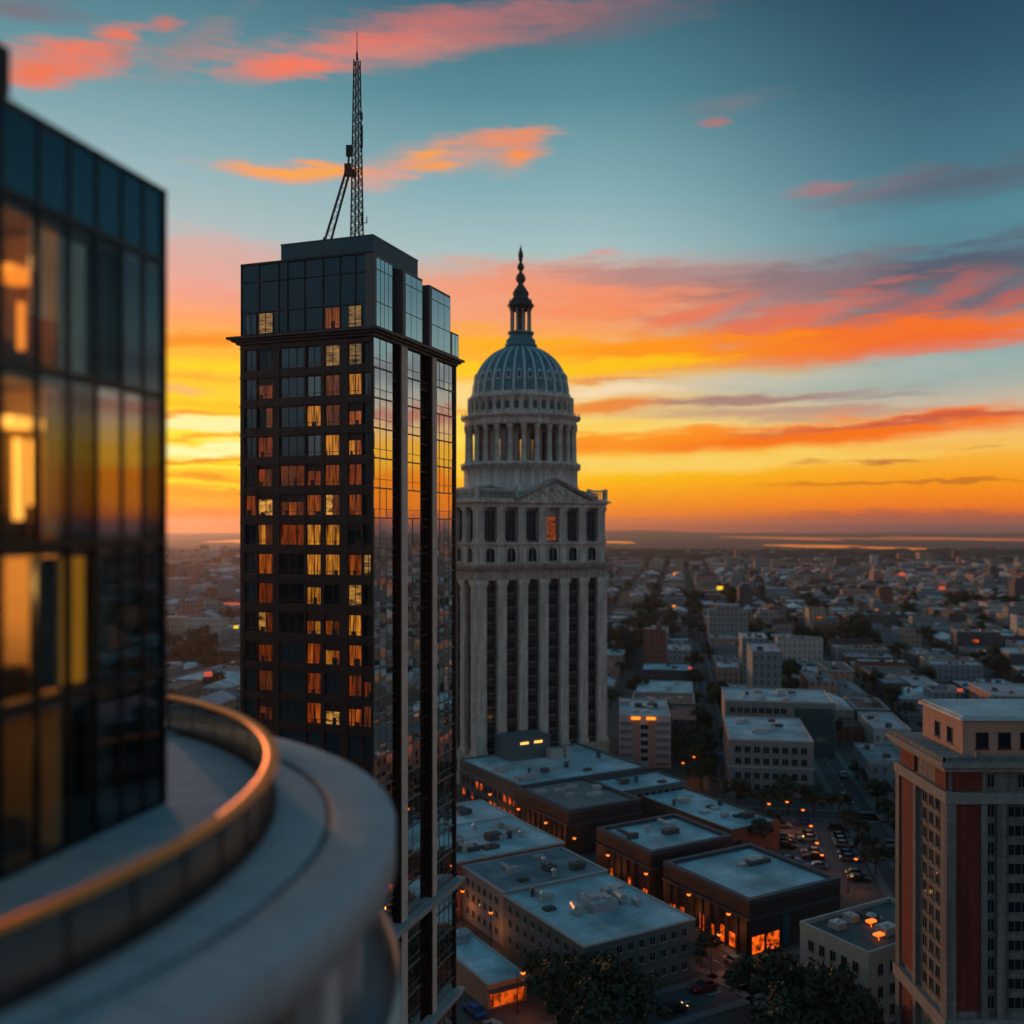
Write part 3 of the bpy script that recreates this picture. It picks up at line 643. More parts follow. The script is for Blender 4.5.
# pediment
pd = MB(); X0, X1, XA, ZB, ZA = 12.8, 36.2, 24.5, 77.3, 83.0
pd.add([(X0, -.3, ZB), (X1, -.3, ZB), (XA, -.3, ZA - .5), (X0, 3, ZB), (X1, 3, ZB), (XA, 3, ZA - .5)], [(0, 1, 2), (5, 4, 3), (0, 3, 4, 1)], 0)
rp = random.Random(3)
for i in range(46):
    t = max(-1, min(1, rp.gauss(0, .38))); x = XA + t * 8.5; zm = ZB + .4 + (ZA - ZB - 1.6) * (1 - abs(t)); z = rp.uniform(ZB + .4, max(ZB + .6, zm)); r = rp.uniform(.25, .55)
    pd.lathe([(.02, z - r), (r * .8, z - r * .6), (r, z), (r * .7, z + r * .7), (.02, z + r * 1.2)], x, -.35, 7)
pdo = pd.build('pediment', STONE, dm)
rk = MB()
for s_ in (0, 1):
    xa = X0 - 1 if s_ == 0 else X1 + 1
    for (o_, t0, t1) in ((-.9, 0, .5), (-1.4, .5, .95)):
        rk.add([(xa, o_, ZB - .1 + t0), (XA, o_, ZA - .3 + t0), (XA, 3, ZA - .3 + t0), (xa, 3, ZB - .1 + t0), (xa, o_, ZB - .1 + t1), (XA, o_, ZA - .3 + t1), (XA, 3, ZA - .3 + t1), (xa, 3, ZB - .1 + t1)], [(0, 1, 2, 3), (4, 5, 6, 7), (0, 1, 5, 4), (1, 2, 6, 5), (2, 3, 7, 6), (3, 0, 4, 7)])
rk.build('raking_cornice', STONE2, pdo)
COPPER = mat('verdigris_copper_roof', (.035, .13, .16), .45, .1, var=.3, scale=.5, base2=(.06, .19, .22))
rf = MB(); rf.add([(X0 - 1, 3, ZB + .8), (X1 + 1, 3, ZB + .8), (XA, 3, ZA + .6), (X0 - 1, 12, ZB + .8), (X1 + 1, 12, ZB + .8), (XA, 12, ZA + .6)], [(0, 2, 5, 3), (1, 4, 5, 2), (0, 1, 2)])
rf.add([(.9, .9, 79.2), (BW - .9, .9, 79.2), (BW - .9, BD - .9, 79.2), (.9, BD - .9, 79.2), (9, 9, 81.6), (BW - 9, 9, 81.6), (BW - 9, BD - 9, 81.6), (9, BD - 9, 81.6)], [(0, 1, 5, 4), (1, 2, 6, 5), (2, 3, 7, 6), (3, 0, 4, 7), (4, 5, 6, 7)])
rf.build('roof', COPPER, dm)
# drum and dome
cx, cy = 24.0, 17.5
dr = MB(); dr.lathe([(16.9, 78.6), (16.9, 81.5), (16.6, 81.7), (16.6, 86.2), (17.0, 86.4), (17.0, 87.2), (17.5, 87.4), (17.5, 88.1), (16.9, 88.3), (12.0, 88.3)], cx, cy, 96)
for i in range(90): a = 2 * math.pi * i / 90; dr.box(0, 0, 0, 0, 0, 0) if False else dr.tube((cx + 17.25 * math.cos(a), cy + 17.25 * math.sin(a), 86.5), (cx + 17.25 * math.cos(a), cy + 17.25 * math.sin(a), 87.3), .2, n=5)
dr.build('drum_base', mat('pale_drum_stone', (.62, .57, .52), .85, var=.12, scale=.4, tex='blocks'), dm)
dk = MB(); NP = 24
for i in range(NP):
    a0 = 2 * math.pi * (i + .22) / NP; a1 = 2 * math.pi * (i + .78) / NP
    dk.lathe([(13.2, 88.3), (13.2, 98.6), (12.0, 98.6), (12.0, 88.3), (13.2, 88.3)], cx, cy, 3, 0, False, a0, a1)
    for aa in (a0, a1): dk.add([(cx + r_ * math.cos(aa), cy + r_ * math.sin(aa), z_) for r_, z_ in ((12.0, 88.3), (13.2, 88.3), (13.2, 98.6), (12.0, 98.6))], [(0, 1, 2, 3)])
    # arched heads and low sill wall in the openings
    b0 = 2 * math.pi * (i - .22) / NP; b1 = 2 * math.pi * (i + .22) / NP; K = 6; vs = []
    for j in range(K + 1):
        t = j / K; aa = b0 + (b1 - b0) * t; za = 95.6 + 1.1 * math.sqrt(max(0, 1 - (2 * t - 1) ** 2))
        for z_ in (za, 98.6): vs.append((cx + 12.9 * math.cos(aa), cy + 12.9 * math.sin(aa), z_))
    dk.add(vs, [(2 * j, 2 * j + 2, 2 * j + 3, 2 * j + 1) for j in range(K)])
dk.lathe([(13.2, 98.3), (16.4, 98.3)], cx, cy, 48)
dk.build('drum_wall', STONE2, dm)
co = MB(); co.lathe([(.95, 0), (.95, .5), (.75, .7), (.7, 5), (.62, 8.9), (.8, 9.2), (1.0, 9.9), (1.0, 10.3)], 0, 0, 14)
c0 = co.build('column', STONE, dm); c0.rotation_euler = (0, 0, 0)
NC = 26
for i in range(NC):
    a = 2 * math.pi * (i + .5) / NC; p = (cx + 15.6 * math.cos(a), cy + 15.6 * math.sin(a), 88.3)
    if i == 0: c0.location = p
    else: inst(c0, dm, p)
de = MB(); de.lathe([(14.5, 98.6), (16.5, 98.6), (16.5, 99.6), (16.3, 99.7), (16.3, 100.6), (17.4, 101.0), (17.6, 101.6), (16.0, 101.9), (15.0, 102.0), (15.0, 103.6), (14.9, 106.3), (15.5, 106.6), (15.5, 107.2), (14.6, 107.5), (14.6, 108.2), (13.6, 108.3)], cx, cy, 96)
NU = 36
for i in range(NU):
    a = 2 * math.pi * i / NU; de.tube((cx + 15.15 * math.cos(a), cy + 15.15 * math.sin(a), 102.0), (cx + 15.15 * math.cos(a), cy + 15.15 * math.sin(a), 106.4), .38, n=6)
    a += math.pi / 60; de.tube((cx + 17.2 * math.cos(a), cy + 17.2 * math.sin(a), 101.0), (cx + 17.2 * math.cos(a), cy + 17.2 * math.sin(a), 102.5), .22, .12, n=5)
de.build('attic_drum', STONE, dm)
uw = MB(); uw.add([(0.02, x, z) for x, z in arch_pts(.65, 2.4, 6)], [tuple(range(9))]); u0 = uw.build('drum_window', DARKGLASS, dm)
for i in range(NU):
    a = 2 * math.pi * (i + .5) / NU; o_ = u0 if i == 0 else inst(u0, dm); o_.location = (cx + 15.0 * math.cos(a), cy + 15.0 * math.sin(a), 103.0); o_.rotation_euler = (0, 0, a)
# dome shell with ribs
DR, DH, ZD = 13.9, 14.8, 108.0
dprof = [(DR * math.cos(R(t)) ** .92 if t < 89 else .3, ZD + DH * math.sin(R(t))) for t in range(0, 90, 5)]
dprof = [(r, z) for r, z in dprof if r > 3.9] + [(3.9, ZD + DH * .975)]
ds = MB(); ds.lathe(dprof, cx, cy, 96); dso = ds.build('dome', COPPER, dm)
RIBM = mat('pale_copper_rib', (.40, .54, .56), .55, .0, var=.2, scale=1.0)
rbm = MB()
for i in range(len(dprof) - 1):
    (r0, z0), (r1, z1) = dprof[i], dprof[i + 1]; w0 = .16 + .16 * r0 / DR; w1 = .16 + .16 * r1 / DR
    rbm.add([(r0 - .1, -w0, z0), (r0 + .34, -w0, z0), (r0 + .34, w0, z0), (r0 - .1, w0, z0), (r1 - .1, -w1, z1), (r1 + .34, -w1, z1), (r1 + .34, w1, z1), (r1 - .1, w1, z1)], [(0, 1, 5, 4), (1, 2, 6, 5), (2, 3, 7, 6)])
r0 = rbm.build('rib', RIBM, dso); NR = 28
for i in range(NR):
    o_ = r0 if i == 0 else inst(r0, dso); o_.location = (cx, cy, 0); o_.rotation_euler = (0, 0, 2 * math.pi * i / NR)
dmr = MB(); dmr.box(-1.2, .25, -.62, .62, 0, 2.3, 0); dmr.lathe([(.62, 2.3), (.62, 2.3), (.4, 2.75), (.02, 3.0)], -.35, 0, 8, 0); dmr.box(.25, .3, -.38, .38, .4, 2.1, 1)
d0 = dmr.build('dormer', [RIBM, DARKGLASS], dso)
for i in range(NR):
    a = 2 * math.pi * (i + .5) / NR; o_ = d0 if i == 0 else inst(d0, dso); rr_ = DR * math.cos(R(19)) ** .92 + .15; o_.location = (cx + rr_ * math.cos(a), cy + rr_ * math.sin(a), ZD + 3.5); o_.rotation_euler = (0, 0, a)
# lantern
ln = thing('x', 'x', 'x') if False else None
lb = MB(); lb.lathe([(3.9, 122.2), (4.8, 122.4), (4.8, 123.1), (4.3, 123.4), (4.3, 124.4), (3.9, 124.8), (3.5, 125.2), (3.5, 126.0), (3.9, 126.2), (3.9, 126.8), (0.5, 126.9)], cx, cy, 32)
lbo = lb.build('lantern_base', COPPER, dm)
lc = MB(); lc.lathe([(.42, 0), (.3, .3), (.26, 6.0), (.45, 6.6)], 0, 0, 8); l0 = lc.build('lantern_column', STONE2, dm)
for i in range(10):
    a = 2 * math.pi * i / 10; o_ = l0 if i == 0 else inst(l0, dm); o_.location = (cx + 2.8 * math.cos(a), cy + 2.8 * math.sin(a), 126.8)
lk = MB(); lk.tube((cx, cy, 126.8), (cx, cy, 133.4), .9, n=12); lk.lathe([(2.6, 133.2), (3.3, 133.4), (3.3, 134.0), (3.9, 134.3), (3.9, 134.8), (3.2, 135.1), (2.9, 136.2), (2.1, 137.2), (2.3, 137.6), (2.4, 138.3), (1.6, 139.6), (.9, 140.6), (.7, 141.0), (1.3, 141.8), (1.5, 142.6), (1.1, 143.6), (.5, 144.3), (.4, 144.7), (.9, 145.3), (1.05, 146.0), (.7, 146.8), (.35, 147.2), (.55, 147.9), (.75, 149.2), (.6, 150.4), (.4, 150.8), (.35, 151.2), (.12, 151.9), (.03, 152.8)], cx, cy, 24)
for i in range(10):
    a = 2 * math.pi * (i + .5) / 10; lk.tube((cx + 3.3 * math.cos(a), cy + 3.3 * math.sin(a), 134.8), (cx + 3.2 * math.cos(a), cy + 3.2 * math.sin(a), 136.6), .3, .05, n=6)
lk.build('cupola_finial', mat('dark_bronze', (.05, .06, .055), .6, .5, var=.4, scale=1.5), dm)

# ------------------------------------------------------------------ near glass building on the left
gb = thing('glass_office_block', 'near blue-black glass facade at the left edge with warmly lit rooms', 'building', (-9.77, 28, EYE), math.atan2(-.228, .974))
MY = [0, .93, 1.88, 2.93, 3.97, 5.05, 6.25, 7.5, 8.75, 10.0, 11.25, 12.5]
LV = [-7.73, -4.06, -.39, 3.64, 7.4, 9.38]
FRD = mat('charcoal_mullion', (.018, .02, .024), .4, .5, var=.05)
CG = [glassy('clear_pane', (0, 0, 0), .03, (.7, .85, .95), .03, True, ttint=(.93, .93, .9)), glassy('clear_pane_reflective', (0, 0, 0), .12, (.8, .88, .95), .03, True, .0, ttint=(.9, .9, .88)), glassy('clear_pane_mirror', (0, 0, 0), .42, (.85, .85, .88), .03, True)]
SPAN = glassy('blue_spandrel_glass', (.012, .045, .06), .10, (.5, .75, .9), .12)
pick = {(1, 3): 2, (1, 4): 2, (2, 3): 1, (2, 4): 1, (3, 2): 2, (3, 0): 2, (3, 1): 2, (2, 2): 0, (2, 1): 2, (2, 0): 2}
for j in range(5):
    for i in range(11):
        y1, y0 = -MY[i] - .05, -MY[i + 1] + .05
        p = MB(); p.box(-.045, -.02, y0, y1, LV[j] + .07, LV[j + 1] - .07)
        k = {4: None, 3: [1, 1, 0, 0, 0, 0][i] if i < 6 else 0, 2: [1, 2, 2, 1, 1, 0][i] if i < 6 else 0}.get(j, 0 if i > 2 else 1)
        p.build('glass_pane', SPAN if k is None else CG[k], gb)
f = MB()
for i, y in enumerate(MY): f.box(-.14, .02, -y - .05, -y + .05, LV[0], LV[5])
for j, z in enumerate(LV): f.box(-.13, .035, -12.55, .06, z - (.09 if j < 5 else .02), z + (.09 if j < 5 else .08))
f.box(-.2, .06, -.02, .1, LV[0], LV[5] + .08)
f.build('frame', FRD, gb)
p = MB(); p.box(-10, -.16, -.14, 0.05, LV[0], LV[5]); p.box(-10, -.15, -12.5, -.15, LV[4] + .1, LV[5] - .25); p.box(-10, -9.8, -12.5, -.15, LV[0], LV[5] - .3); p.box(-10, -.2, -12.9, -12.56, LV[0], LV[5] - .05)
p.build('rear_wall', mat('dark_panel_wall', (.03, .045, .055), .6), gb)
p = MB()
for z in LV[1:5]: p.box(-9.8, -.16, -12.5, -.15, z - .28, z + .04)
p.box(-9.8, -.16, -12.5, -.15, LV[0] - .1, LV[0] + .05)
p.build('floor_slab', mat('interior_floor', (.16, .12, .09), .6, scale=1.0), gb)
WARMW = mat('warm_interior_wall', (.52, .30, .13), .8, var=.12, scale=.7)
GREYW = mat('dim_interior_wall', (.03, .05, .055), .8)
for j in range(4):
    b_ = MB()
    warm = 5.0 if j in (0,) else 5.0
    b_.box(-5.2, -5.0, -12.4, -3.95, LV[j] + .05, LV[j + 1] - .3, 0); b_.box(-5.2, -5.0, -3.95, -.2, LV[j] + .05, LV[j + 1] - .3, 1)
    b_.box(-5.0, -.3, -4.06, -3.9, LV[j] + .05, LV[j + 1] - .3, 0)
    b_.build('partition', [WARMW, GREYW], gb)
LAMPM = mat('warm_lamp_glow', (1, .6, .2), .5, emit=lin((255, 176, 70)), es=1.6)
LAMPD = mat('orange_lamp_glow', (1, .5, .15), .5, emit=lin((255, 140, 35)), es=1.1)
def room_lamp(x, y, z0, z1, r, mt):
    b_ = MB(); b_.tube((x, y, z0), (x, y, z1), r, n=12); b_.build('pendant_lamp', mt, gb)
# ceiling coves and hanging tube lamps behind the first visible panes
for j, (zo, thick, mt) in {3: (-1.4, .2, LAMPD), 2: (-1.1, .2, LAMPM)}.items():
    b_ = MB(); b_.box(-1.3, -.35, -5.5, -4.3, LV[j + 1] + zo - thick, LV[j + 1] + zo); b_.build('light_panel', mt, gb)
room_lamp(-.6, -4.9, LV[3] + .5, LV[3] + 1.6, .09, LAMPD)
room_lamp(-.6, -5.0, LV[2] + .55, LV[2] + 2.45, .12, LAMPM)
room_lamp(-.6, -4.55, LV[2] + .9, LV[2] + 2.45, .07, LAMPM)
for j, e, x in ((1, 260, -1.2), (2, 60, -1.2), (3, 36, -1.2), (0, 10, -1.2)):
    ld = bpy.data.lights.new('room_light', 'POINT'); ld.energy = e; ld.color = (1, .52, .14); ld.shadow_soft_size = .25
    lo_ = bpy.data.objects.new('room_light', ld); COL.objects.link(lo_); lo_.parent = gb; lo_.location = (x, -6.2, LV[j + 1] - 1.0)
BL1 = lit('yellow_blind', lin((175, 118, 30)), .62, .15, (1, 1, .3), refl=.12)
BL2 = lit('tan_blind', lin((150, 100, 55)), .5, .25, (1, 1, .3), refl=.2, c2=lin((160, 110, 66)))
BL3 = lit('grey_green_blind', lin((90, 105, 100)), .45, .3, (1, 1, .2), refl=.2)
for (j, i, mt, a, c) in ((1, 3, BL1, 0, 1), (3, 4, BL2, .0, 1), (3, 3, BL3, 0, 1), (2, 4, BL2, .0, .55), (0, 4, BL1, .6, .85), (1, 4, GREYW, 0, 1), (3, 2, GREYW, 0, 1), (3, 1, GREYW, 0, 1), (3, 0, GREYW, 0, 1), (1, 2, GREYW, 0, 1), (1, 1, GREYW, 0, 1), (0, 2, GREYW, 0, 1), (2, 3, GREYW, 0, 1), (2, 0, GREYW, 0, 1)):  # dim grey sheets are added so those panes read dark and unlit
    w = MY[i + 1] - MY[i]; y0 = -MY[i + 1] + .08 + w * (1 - c); y1 = -MY[i] - .08 - w * a * .9
    b_ = MB(); b_.box(-.32, -.3, min(y0, y1), max(y0, y1), LV[j] + (.2 if j != 3 or i < 4 else 1.3), LV[j + 1] - .35); b_.build('blind_or_dark_sheet', mt, gb)
# low furniture silhouettes
FU = mat('dark_furniture', (.04, .035, .03), .6)
b_ = MB()
for j in (1, 2, 3, 0):
    b_.box(-1.7, -.9, -6.5, -4.3, LV[j] + .05, LV[j] + .75); b_.box(-2.6, -2.0, -7.8, -5.6, LV[j] + .05, LV[j] + 1.0)
b_.build('furniture', FU, gb)
p = MB(); p.box(-2.5, .1, -7.6, -6.1, LV[5] + .1, LV[5] + 1.15); p.build('stair_penthouse', BLACKMETAL, gb)

# ------------------------------------------------------------------ curved terrace wing below it
tc_ = thing('curved_terrace_wing', 'round pale terrace below the glass facade with a copper-orange handrail and stepped edge', 'terrace', (-19.5, 24, EYE - 7.73))
DECK = mat('terrace_deck_concrete', (.44, .42, .43), .85, var=.09, scale=.5, bump=.1)
DECK2 = mat('terrace_edge_concrete', (.37, .38, .40), .85, var=.09, scale=.6, bump=.1)
A0, A1 = R(-100), R(100)
def radial(q, r0, r1, z, a, hw=.012, mi=1):
    c, s = math.cos(a), math.sin(a); q.add([(r0 * c + hw * s, r0 * s - hw * c, z), (r1 * c + hw * s, r1 * s - hw * c, z), (r1 * c - hw * s, r1 * s + hw * c, z), (r0 * c - hw * s, r0 * s + hw * c, z)], [(0, 1, 2, 3)], mi)
JOINT = mat('joint_sealant', (.05, .05, .05), .95)
b_ = MB(); b_.lathe([(.3, -.02), (14.9, -.02)], 0, 0, 160, 0, False, A0, A1)
for i in range(26): radial(b_, 5, 14.85, -.015, R(-90 + i * 7.2))
b_.build('deck', [DECK, JOINT], tc_)
b_ = MB(); b_.lathe([(14.9, -.3), (14.9, .0), (15.0, .06), (15.1, .09), (16.5, .09), (16.6, .04), (16.6, -.95), (16.4, -1.05), (14.0, -1.15), (13.0, -1.2)], 0, 0, 200, 0, True, A0, A1)
for i in range(26):
    a = R(-88 + i * 7.2); radial(b_, 15.12, 16.48, .094, a); c, s = math.cos(a), math.sin(a)
    b_.add([(16.603 * c + .012 * s, 16.603 * s - .012 * c, .0), (16.603 * c - .012 * s, 16.603 * s + .012 * c, .0), (16.603 * c - .012 * s, 16.603 * s + .012 * c, -.93), (16.603 * c + .012 * s, 16.603 * s - .012 * c, -.93)], [(0, 1, 2, 3)], 1)
eo = b_.build('edge_slab', [DECK2, JOINT], tc_)
b_ = MB(); b_.lathe([(14.82, .0), (14.82, .012), (14.9, .012), (14.9, .0)], 0, 0, 160, 0, False, A0, A1); b_.build('drain_slot', mat('dull_drain', (.02, .02, .02), .95), eo)
b_ = MB(); b_.lathe([(12.6, -1.2), (12.6, -4.6)], 0, 0, 120, 0, True, A0, A1); b_.build('recessed_glass', glassy('night_glass', (.008, .014, .018), .12, (.5, .7, .8), .05), tc_)
cm = MB(); cm.box(-.32, .32, -.55, .55, -4.6, -1.1)
c0 = cm.build('column', CONC, tc_)
for i, a in enumerate((-78, -64, -50, -36, -22, -8, 6, 20, 34)):
    o_ = c0 if i == 0 else inst(c0, tc_); o_.location = (15.4 * math.cos(R(a)), 15.4 * math.sin(R(a)), 0); o_.rotation_euler = (0, 0, R(a))
b_ = MB(); b_.lathe([(12.6, -4.55), (16.6, -4.6), (16.8, -4.65), (16.8, -5.5), (16.4, -5.6), (12.6, -5.7), (12.6, -62.2)], 0, 0, 160, 0, True, A0, A1); b_.build('lower_slab', DECK2, tc_)
b_ = MB(); b_.lathe([(16.72, -4.6), (16.72, -3.7), (16.66, -3.7), (16.66, -4.6)], 0, 0, 160, 0, True, A0, A1); b_.build('lower_parapet', CONC, tc_)
for k in range(1, 14):
    b_ = MB(); z = -5.6 - 4.1 * k; b_.lathe([(12.7, z), (16.4, z), (16.4, z - .9), (12.7, z - .9)], 0, 0, 100, 0, False, A0, A1); b_.build('storey_slab', DECK2, tc_)
# railing: its own, slightly wider circle
rx, ry = -23.7 + 19.5, 0.0
RR = 17.45; RA0, RA1 = R(-82), R(52)
rail = bpy.data.objects.new('railing', None); COL.objects.link(rail); rail.parent = tc_; rail.location = (rx, ry, 0)
COP = mat('copper_handrail', (1.0, .34, .09), .5, 1.0, var=.06, scale=2)
b_ = MB(); prof = [(RR + .19 * math.cos(t), 1.33 + .075 * math.sin(t)) for t in [2 * math.pi * i / 14 for i in range(15)]]
b_.lathe(prof, 0, 0, 200, 0, True, RA0, RA1); b_.build('handrail', COP, rail)
b_ = MB(); b_.lathe([(RR + .03, .02), (RR + .03, 1.27), (RR - .03, 1.27), (RR - .03, .02)], 0, 0, 200, 0, True, RA0, RA1)
b_.build('glass_balustrade', glassy('smoked_balustrade_glass', (.02, .025, .028), .05, (.5, .55, .6), .35, True, ttint=(.42, .44, .45)), rail)
b_ = MB(); b_.lathe([(RR + .12, 0), (RR + .12, .16), (RR - .12, .16), (RR - .12, 0)], 0, 0, 200, 0, True, RA0, RA1); b_.build('base_channel', mat('dull_base_channel', (.03, .03, .032), .9, spec=.2), rail)
po = MB(); po.box(-.03, .05, -.03, .03, .05, 1.28); p0 = po.build('post', FRD, rail)
for i in range(26):
    a = RA0 + (RA1 - RA0) * i / 25; o_ = p0 if i == 0 else inst(p0, rail); o_.location = (RR * math.cos(a), RR * math.sin(a), 0); o_.rotation_euler = (0, 0, a)

# ------------------------------------------------------------------ red and stone tower on the right
rt = thing('brick_and_stone_tower', 'red brick and pale stone tower at the right edge with a flat-roofed pink-lit penthouse', 'tower', (50, 114.8, 0))
RED = mat('dark_red_brick', (.17, .026, .02), .85, tex='blocks', var=.25, scale=1.4)
PST = mat('grey_trim_stone', (.19, .19, .185), .85, tex='blocks', var=.14, scale=.8)
b_ = MB(); b_.box(.25, 34, .25, 14.7, 0, 42.6); b_.build('wall', PST, rt)
def one(name, mt, par_, *bx_): q_ = MB(); q_.box(*bx_); return q_.build(name, mt, par_)
for (x0, x1) in ((.9, 3.75), (17.9, 20.7)):
    one('brick_or_sunlit_panel', RED, rt, x0, x1, -.06, .3, 14.5, 38.0); one('brick_or_sunlit_panel', RED, rt, x0, x1, -.05, .3, 1, 11.4); one('brick_or_sunlit_panel', RED, rt, x0 - .2, x1 + .2, -.04, .3, 39.7, 42.0)
for bx_ in ((-.05, .3, 9.4, 13.7, 14.5, 38.0), (-.04, .3, 9.4, 13.7, 0, 11.6), (-.03, .3, 9.4, 13.9, 39.7, 42.0), (-.03, .3, .4, 3.4, 39.7, 42)): one('brick_or_sunlit_panel', RED, rt, *bx_)
for (x0, x1) in ((-.25, .88), (3.77, 4.5), (5.6, 6.5), (13.8, 14.6), (16.9, 17.8), (20.75, 21.6)): one('pier', PST, rt, x0, x1, -.28, .3, 0, 38.3)
for (y0, y1) in ((.31, 1.3), (8.5, 9.35), (13.75, 14.95)): one('pier', PST, rt, -.26, .3, y0, y1, 0, 38.3)
for (z0, z1, o_) in ((38.3, 39.6, .4), (42.0, 42.6, .6), (42.6, 43.2, 1.15), (12.0, 13.6, .5)):
    b_ = MB(); b_.box(-o_, 34, -o_, 14.7 + o_, z0, z1); b_.build('cornice' if z0 > 40 else 'string_course', mat('cornice_stone_soot', (.22, .22, .21), .85, var=.2, scale=1.0), rt)
def plain_window(w, hh, fr=.08, bars=1, sill=True):
    q = MB(); q.box(-w / 2, w / 2, -.06, 0, 0, fr).box(-w / 2, w / 2, -.06, 0, hh - fr, hh).box(-w / 2, -w / 2 + fr, -.06, 0, fr, hh - fr).box(w / 2 - fr, w / 2, -.06, 0, fr, hh - fr)
    for i in range(1, bars + 1): x = -w / 2 + w * i / (bars + 1); q.box(x - fr / 2, x + fr / 2, -.05, 0, fr, hh - fr)
    if sill: q.box(-w / 2 - .1, w / 2 + .1, -.16, 0, -.14, 0)
    q.box(-w / 2 + fr, w / 2 - fr, -.025, 0, fr, hh - fr, 1); return q
rw1 = plain_window(.9, 1.6).build('window', [PST, DARKGLASS], rt); rw2 = plain_window(3.2, 1.35, bars=3).build('window', [PST, DARKGLASS], rt)
rw3 = plain_window(1.2, 1.5).build('window', [PST, DARKGLASS], rt); fst = [1, 1, 1]
def plc(k, o_, loc, rz=0):
    if fst[k]: o_.location = loc; o_.rotation_euler = (0, 0, rz); fst[k] = 0
    else: inst(o_, rt, loc, rz)
for k in range(11):
    z = 14.6 + k * 2.2
    plc(0, rw1, (5.05, .24, z)); plc(1, rw2, (8.6, .24, z)); plc(1, rw2, (12.1, .24, z)); plc(2, rw3, (.24, 3.2, z), R(-90)); plc(2, rw3, (.24, 5.0, z), R(-90)); plc(2, rw3, (.24, 6.9, z), R(-90))
for x in (5.05, 8.6, 12.1): plc(0, rw1, (x, .24, 40.0))
for x in (5.6, 8.6, 11.6):
    for k in range(3): plc(1, rw2, (x + .4, .24, 1.5 + k * 3.3))
b_ = MB(); pts = arch_pts(2.6, 9.5); b_.add([(.2, 5.0 + x, z) for x, z in pts], [tuple(range(len(pts)))]); b_.build('arched_window', DARKGLASS, rt)
PINKP = mat('penthouse_brick', (.42, .24, .18), .85, var=.12, scale=1.0)
b_ = MB(); b_.box(2.9, 30, 2.6, 14.0, 43.2, 47.3); pho = b_.build('penthouse', PINKP, rt)
b_ = MB(); b_.box(2.5, 30.4, 2.2, 14.4, 47.3, 47.65); b_.box(2.9, 30.1, 2.6, 14.1, 47.65, 47.85); b_.build('roof', ROOFT, pho)
for i in range(5):
    w_ = plain_window(1.5, 1.9, bars=0).build('window', [RED, DARKGLASS], pho); w_.location = (5.2 + i * 2.6, 2.59, 44.0)
for y in (6.0, 9.5): w_ = plain_window(1.5, 1.9, bars=0).build('window', [PST, DARKGLASS], pho); w_.location = (2.89, y, 44.0); w_.rotation_euler = (0, 0, R(-90))

b_ = MB(); b_.box(3.4, 3.8, .2, .6, 43.2, 44.2); b_.box(-.8, 34, -.8, -.6, 43.2, 43.7); b_.box(-.8, -.6, -.8, 15.2, 43.2, 43.7); b_.build('parapet', PST, rt)

# ------------------------------------------------------------------ low-rise quarter at 30 degrees
QO = Vector((10.5, 146, 0)); QA = R(30)
def q2w(b, a, z=0): return Vector((QO.x + b * math.cos(QA) - a * math.sin(QA), QO.y + b * math.sin(QA) + a * math.cos(QA), z))
TEALR = ROOFT
FIRE = lit('lit_shopfront', lin((225, 48, 6)), 1.15, .95, (.9, .9, .7), 1.3, .03, c2=lin((255, 98, 20)))
AMBL = mat('sodium_lamp', (1, .6, .2), .5, emit=lin((255, 115, 20)), es=1.3)
DKW = mat('dark_brown_wall', (.022, .02, .024), .6, var=.2, scale=.6)
BLW = mat('blue_grey_render', (.085, .115, .125), .8, var=.16, scale=.4)
BRW = mat('red_brown_brick', (.20, .075, .05), .85, var=.2, scale=.7)
PKW = mat('pink_brick', (.38, .20, .16), .85, var=.16, scale=.5)
PAL = mat('pale_render', (.40, .37, .34), .85, var=.12, scale=.4)
GRW = mat('grey_concrete_wall', (.19, .20, .20), .85, var=.18, scale=.4)
TEW = glassy('teal_curtain_wall', (.03, .08, .09), .18, (.6, .85, .9), .1)
UNITM = mat('galvanised_unit', (.42, .44, .45), .45, .4, var=.12, scale=1.5)
UNITD = mat('dark_rooftop_plant', (.07, .075, .08), .6, .2, var=.2, scale=1.5)
def units(parent, w, d, z, seed, n, rel=((.15, .85), (.15, .85)), big=False):
    rr = random.Random(seed)
    for i in range(n):
        x = w * rr.uniform(*rel[0]); y = d * rr.uniform(*rel[1]); k = rr.choice('bbcdp')
        q = MB()
        if k == 'b':
            a, c, h_ = rr.uniform(.7, 1.6), rr.uniform(.6, 1.2), rr.uniform(.7, 1.4)
            q.box(x - a, x + a, y - c, y + c, z + .15, z + h_); q.box(x - a * .8, x + a * .8, y - c * .8, y + c * .8, z, z + .15); q.lathe([(.35 * c, z + h_), (.35 * c, z + h_ + .18), (.02, z + h_ + .18)], x, y, 10)
        elif k == 'c':
            r = rr.uniform(.3, .6); q.tube((x, y, z), (x, y, z + 1.1), r, n=12); q.lathe([(r * 1.4, z + 1.1), (r * .9, z + 1.4), (.02, z + 1.5)], x, y, 12)
        elif k == 'd':
            L = rr.uniform(2, 4.5); q.box(x, x + .6, y, min(d - 1, y + L), z + .3, z + .8); q.box(x + .1, x + .5, y + .2, y + .5, z, z + .3); q.box(x - .8, x + 1.4, y - 1, y, z, z + 1.1)
        else:
            q.box(x - 1, x + 1, y - .7, y + .7, z, z + .4); q.box(x - .9, x + .9, y - .6, y + .6, z + .4, z + .5)
        q.build({'b': 'rooftop_unit', 'c': 'roof_vent', 'd': 'duct', 'p': 'skylight'}[k], rr.choice([UNITM, UNITM, UNITD]), parent)
WCACHE = {}
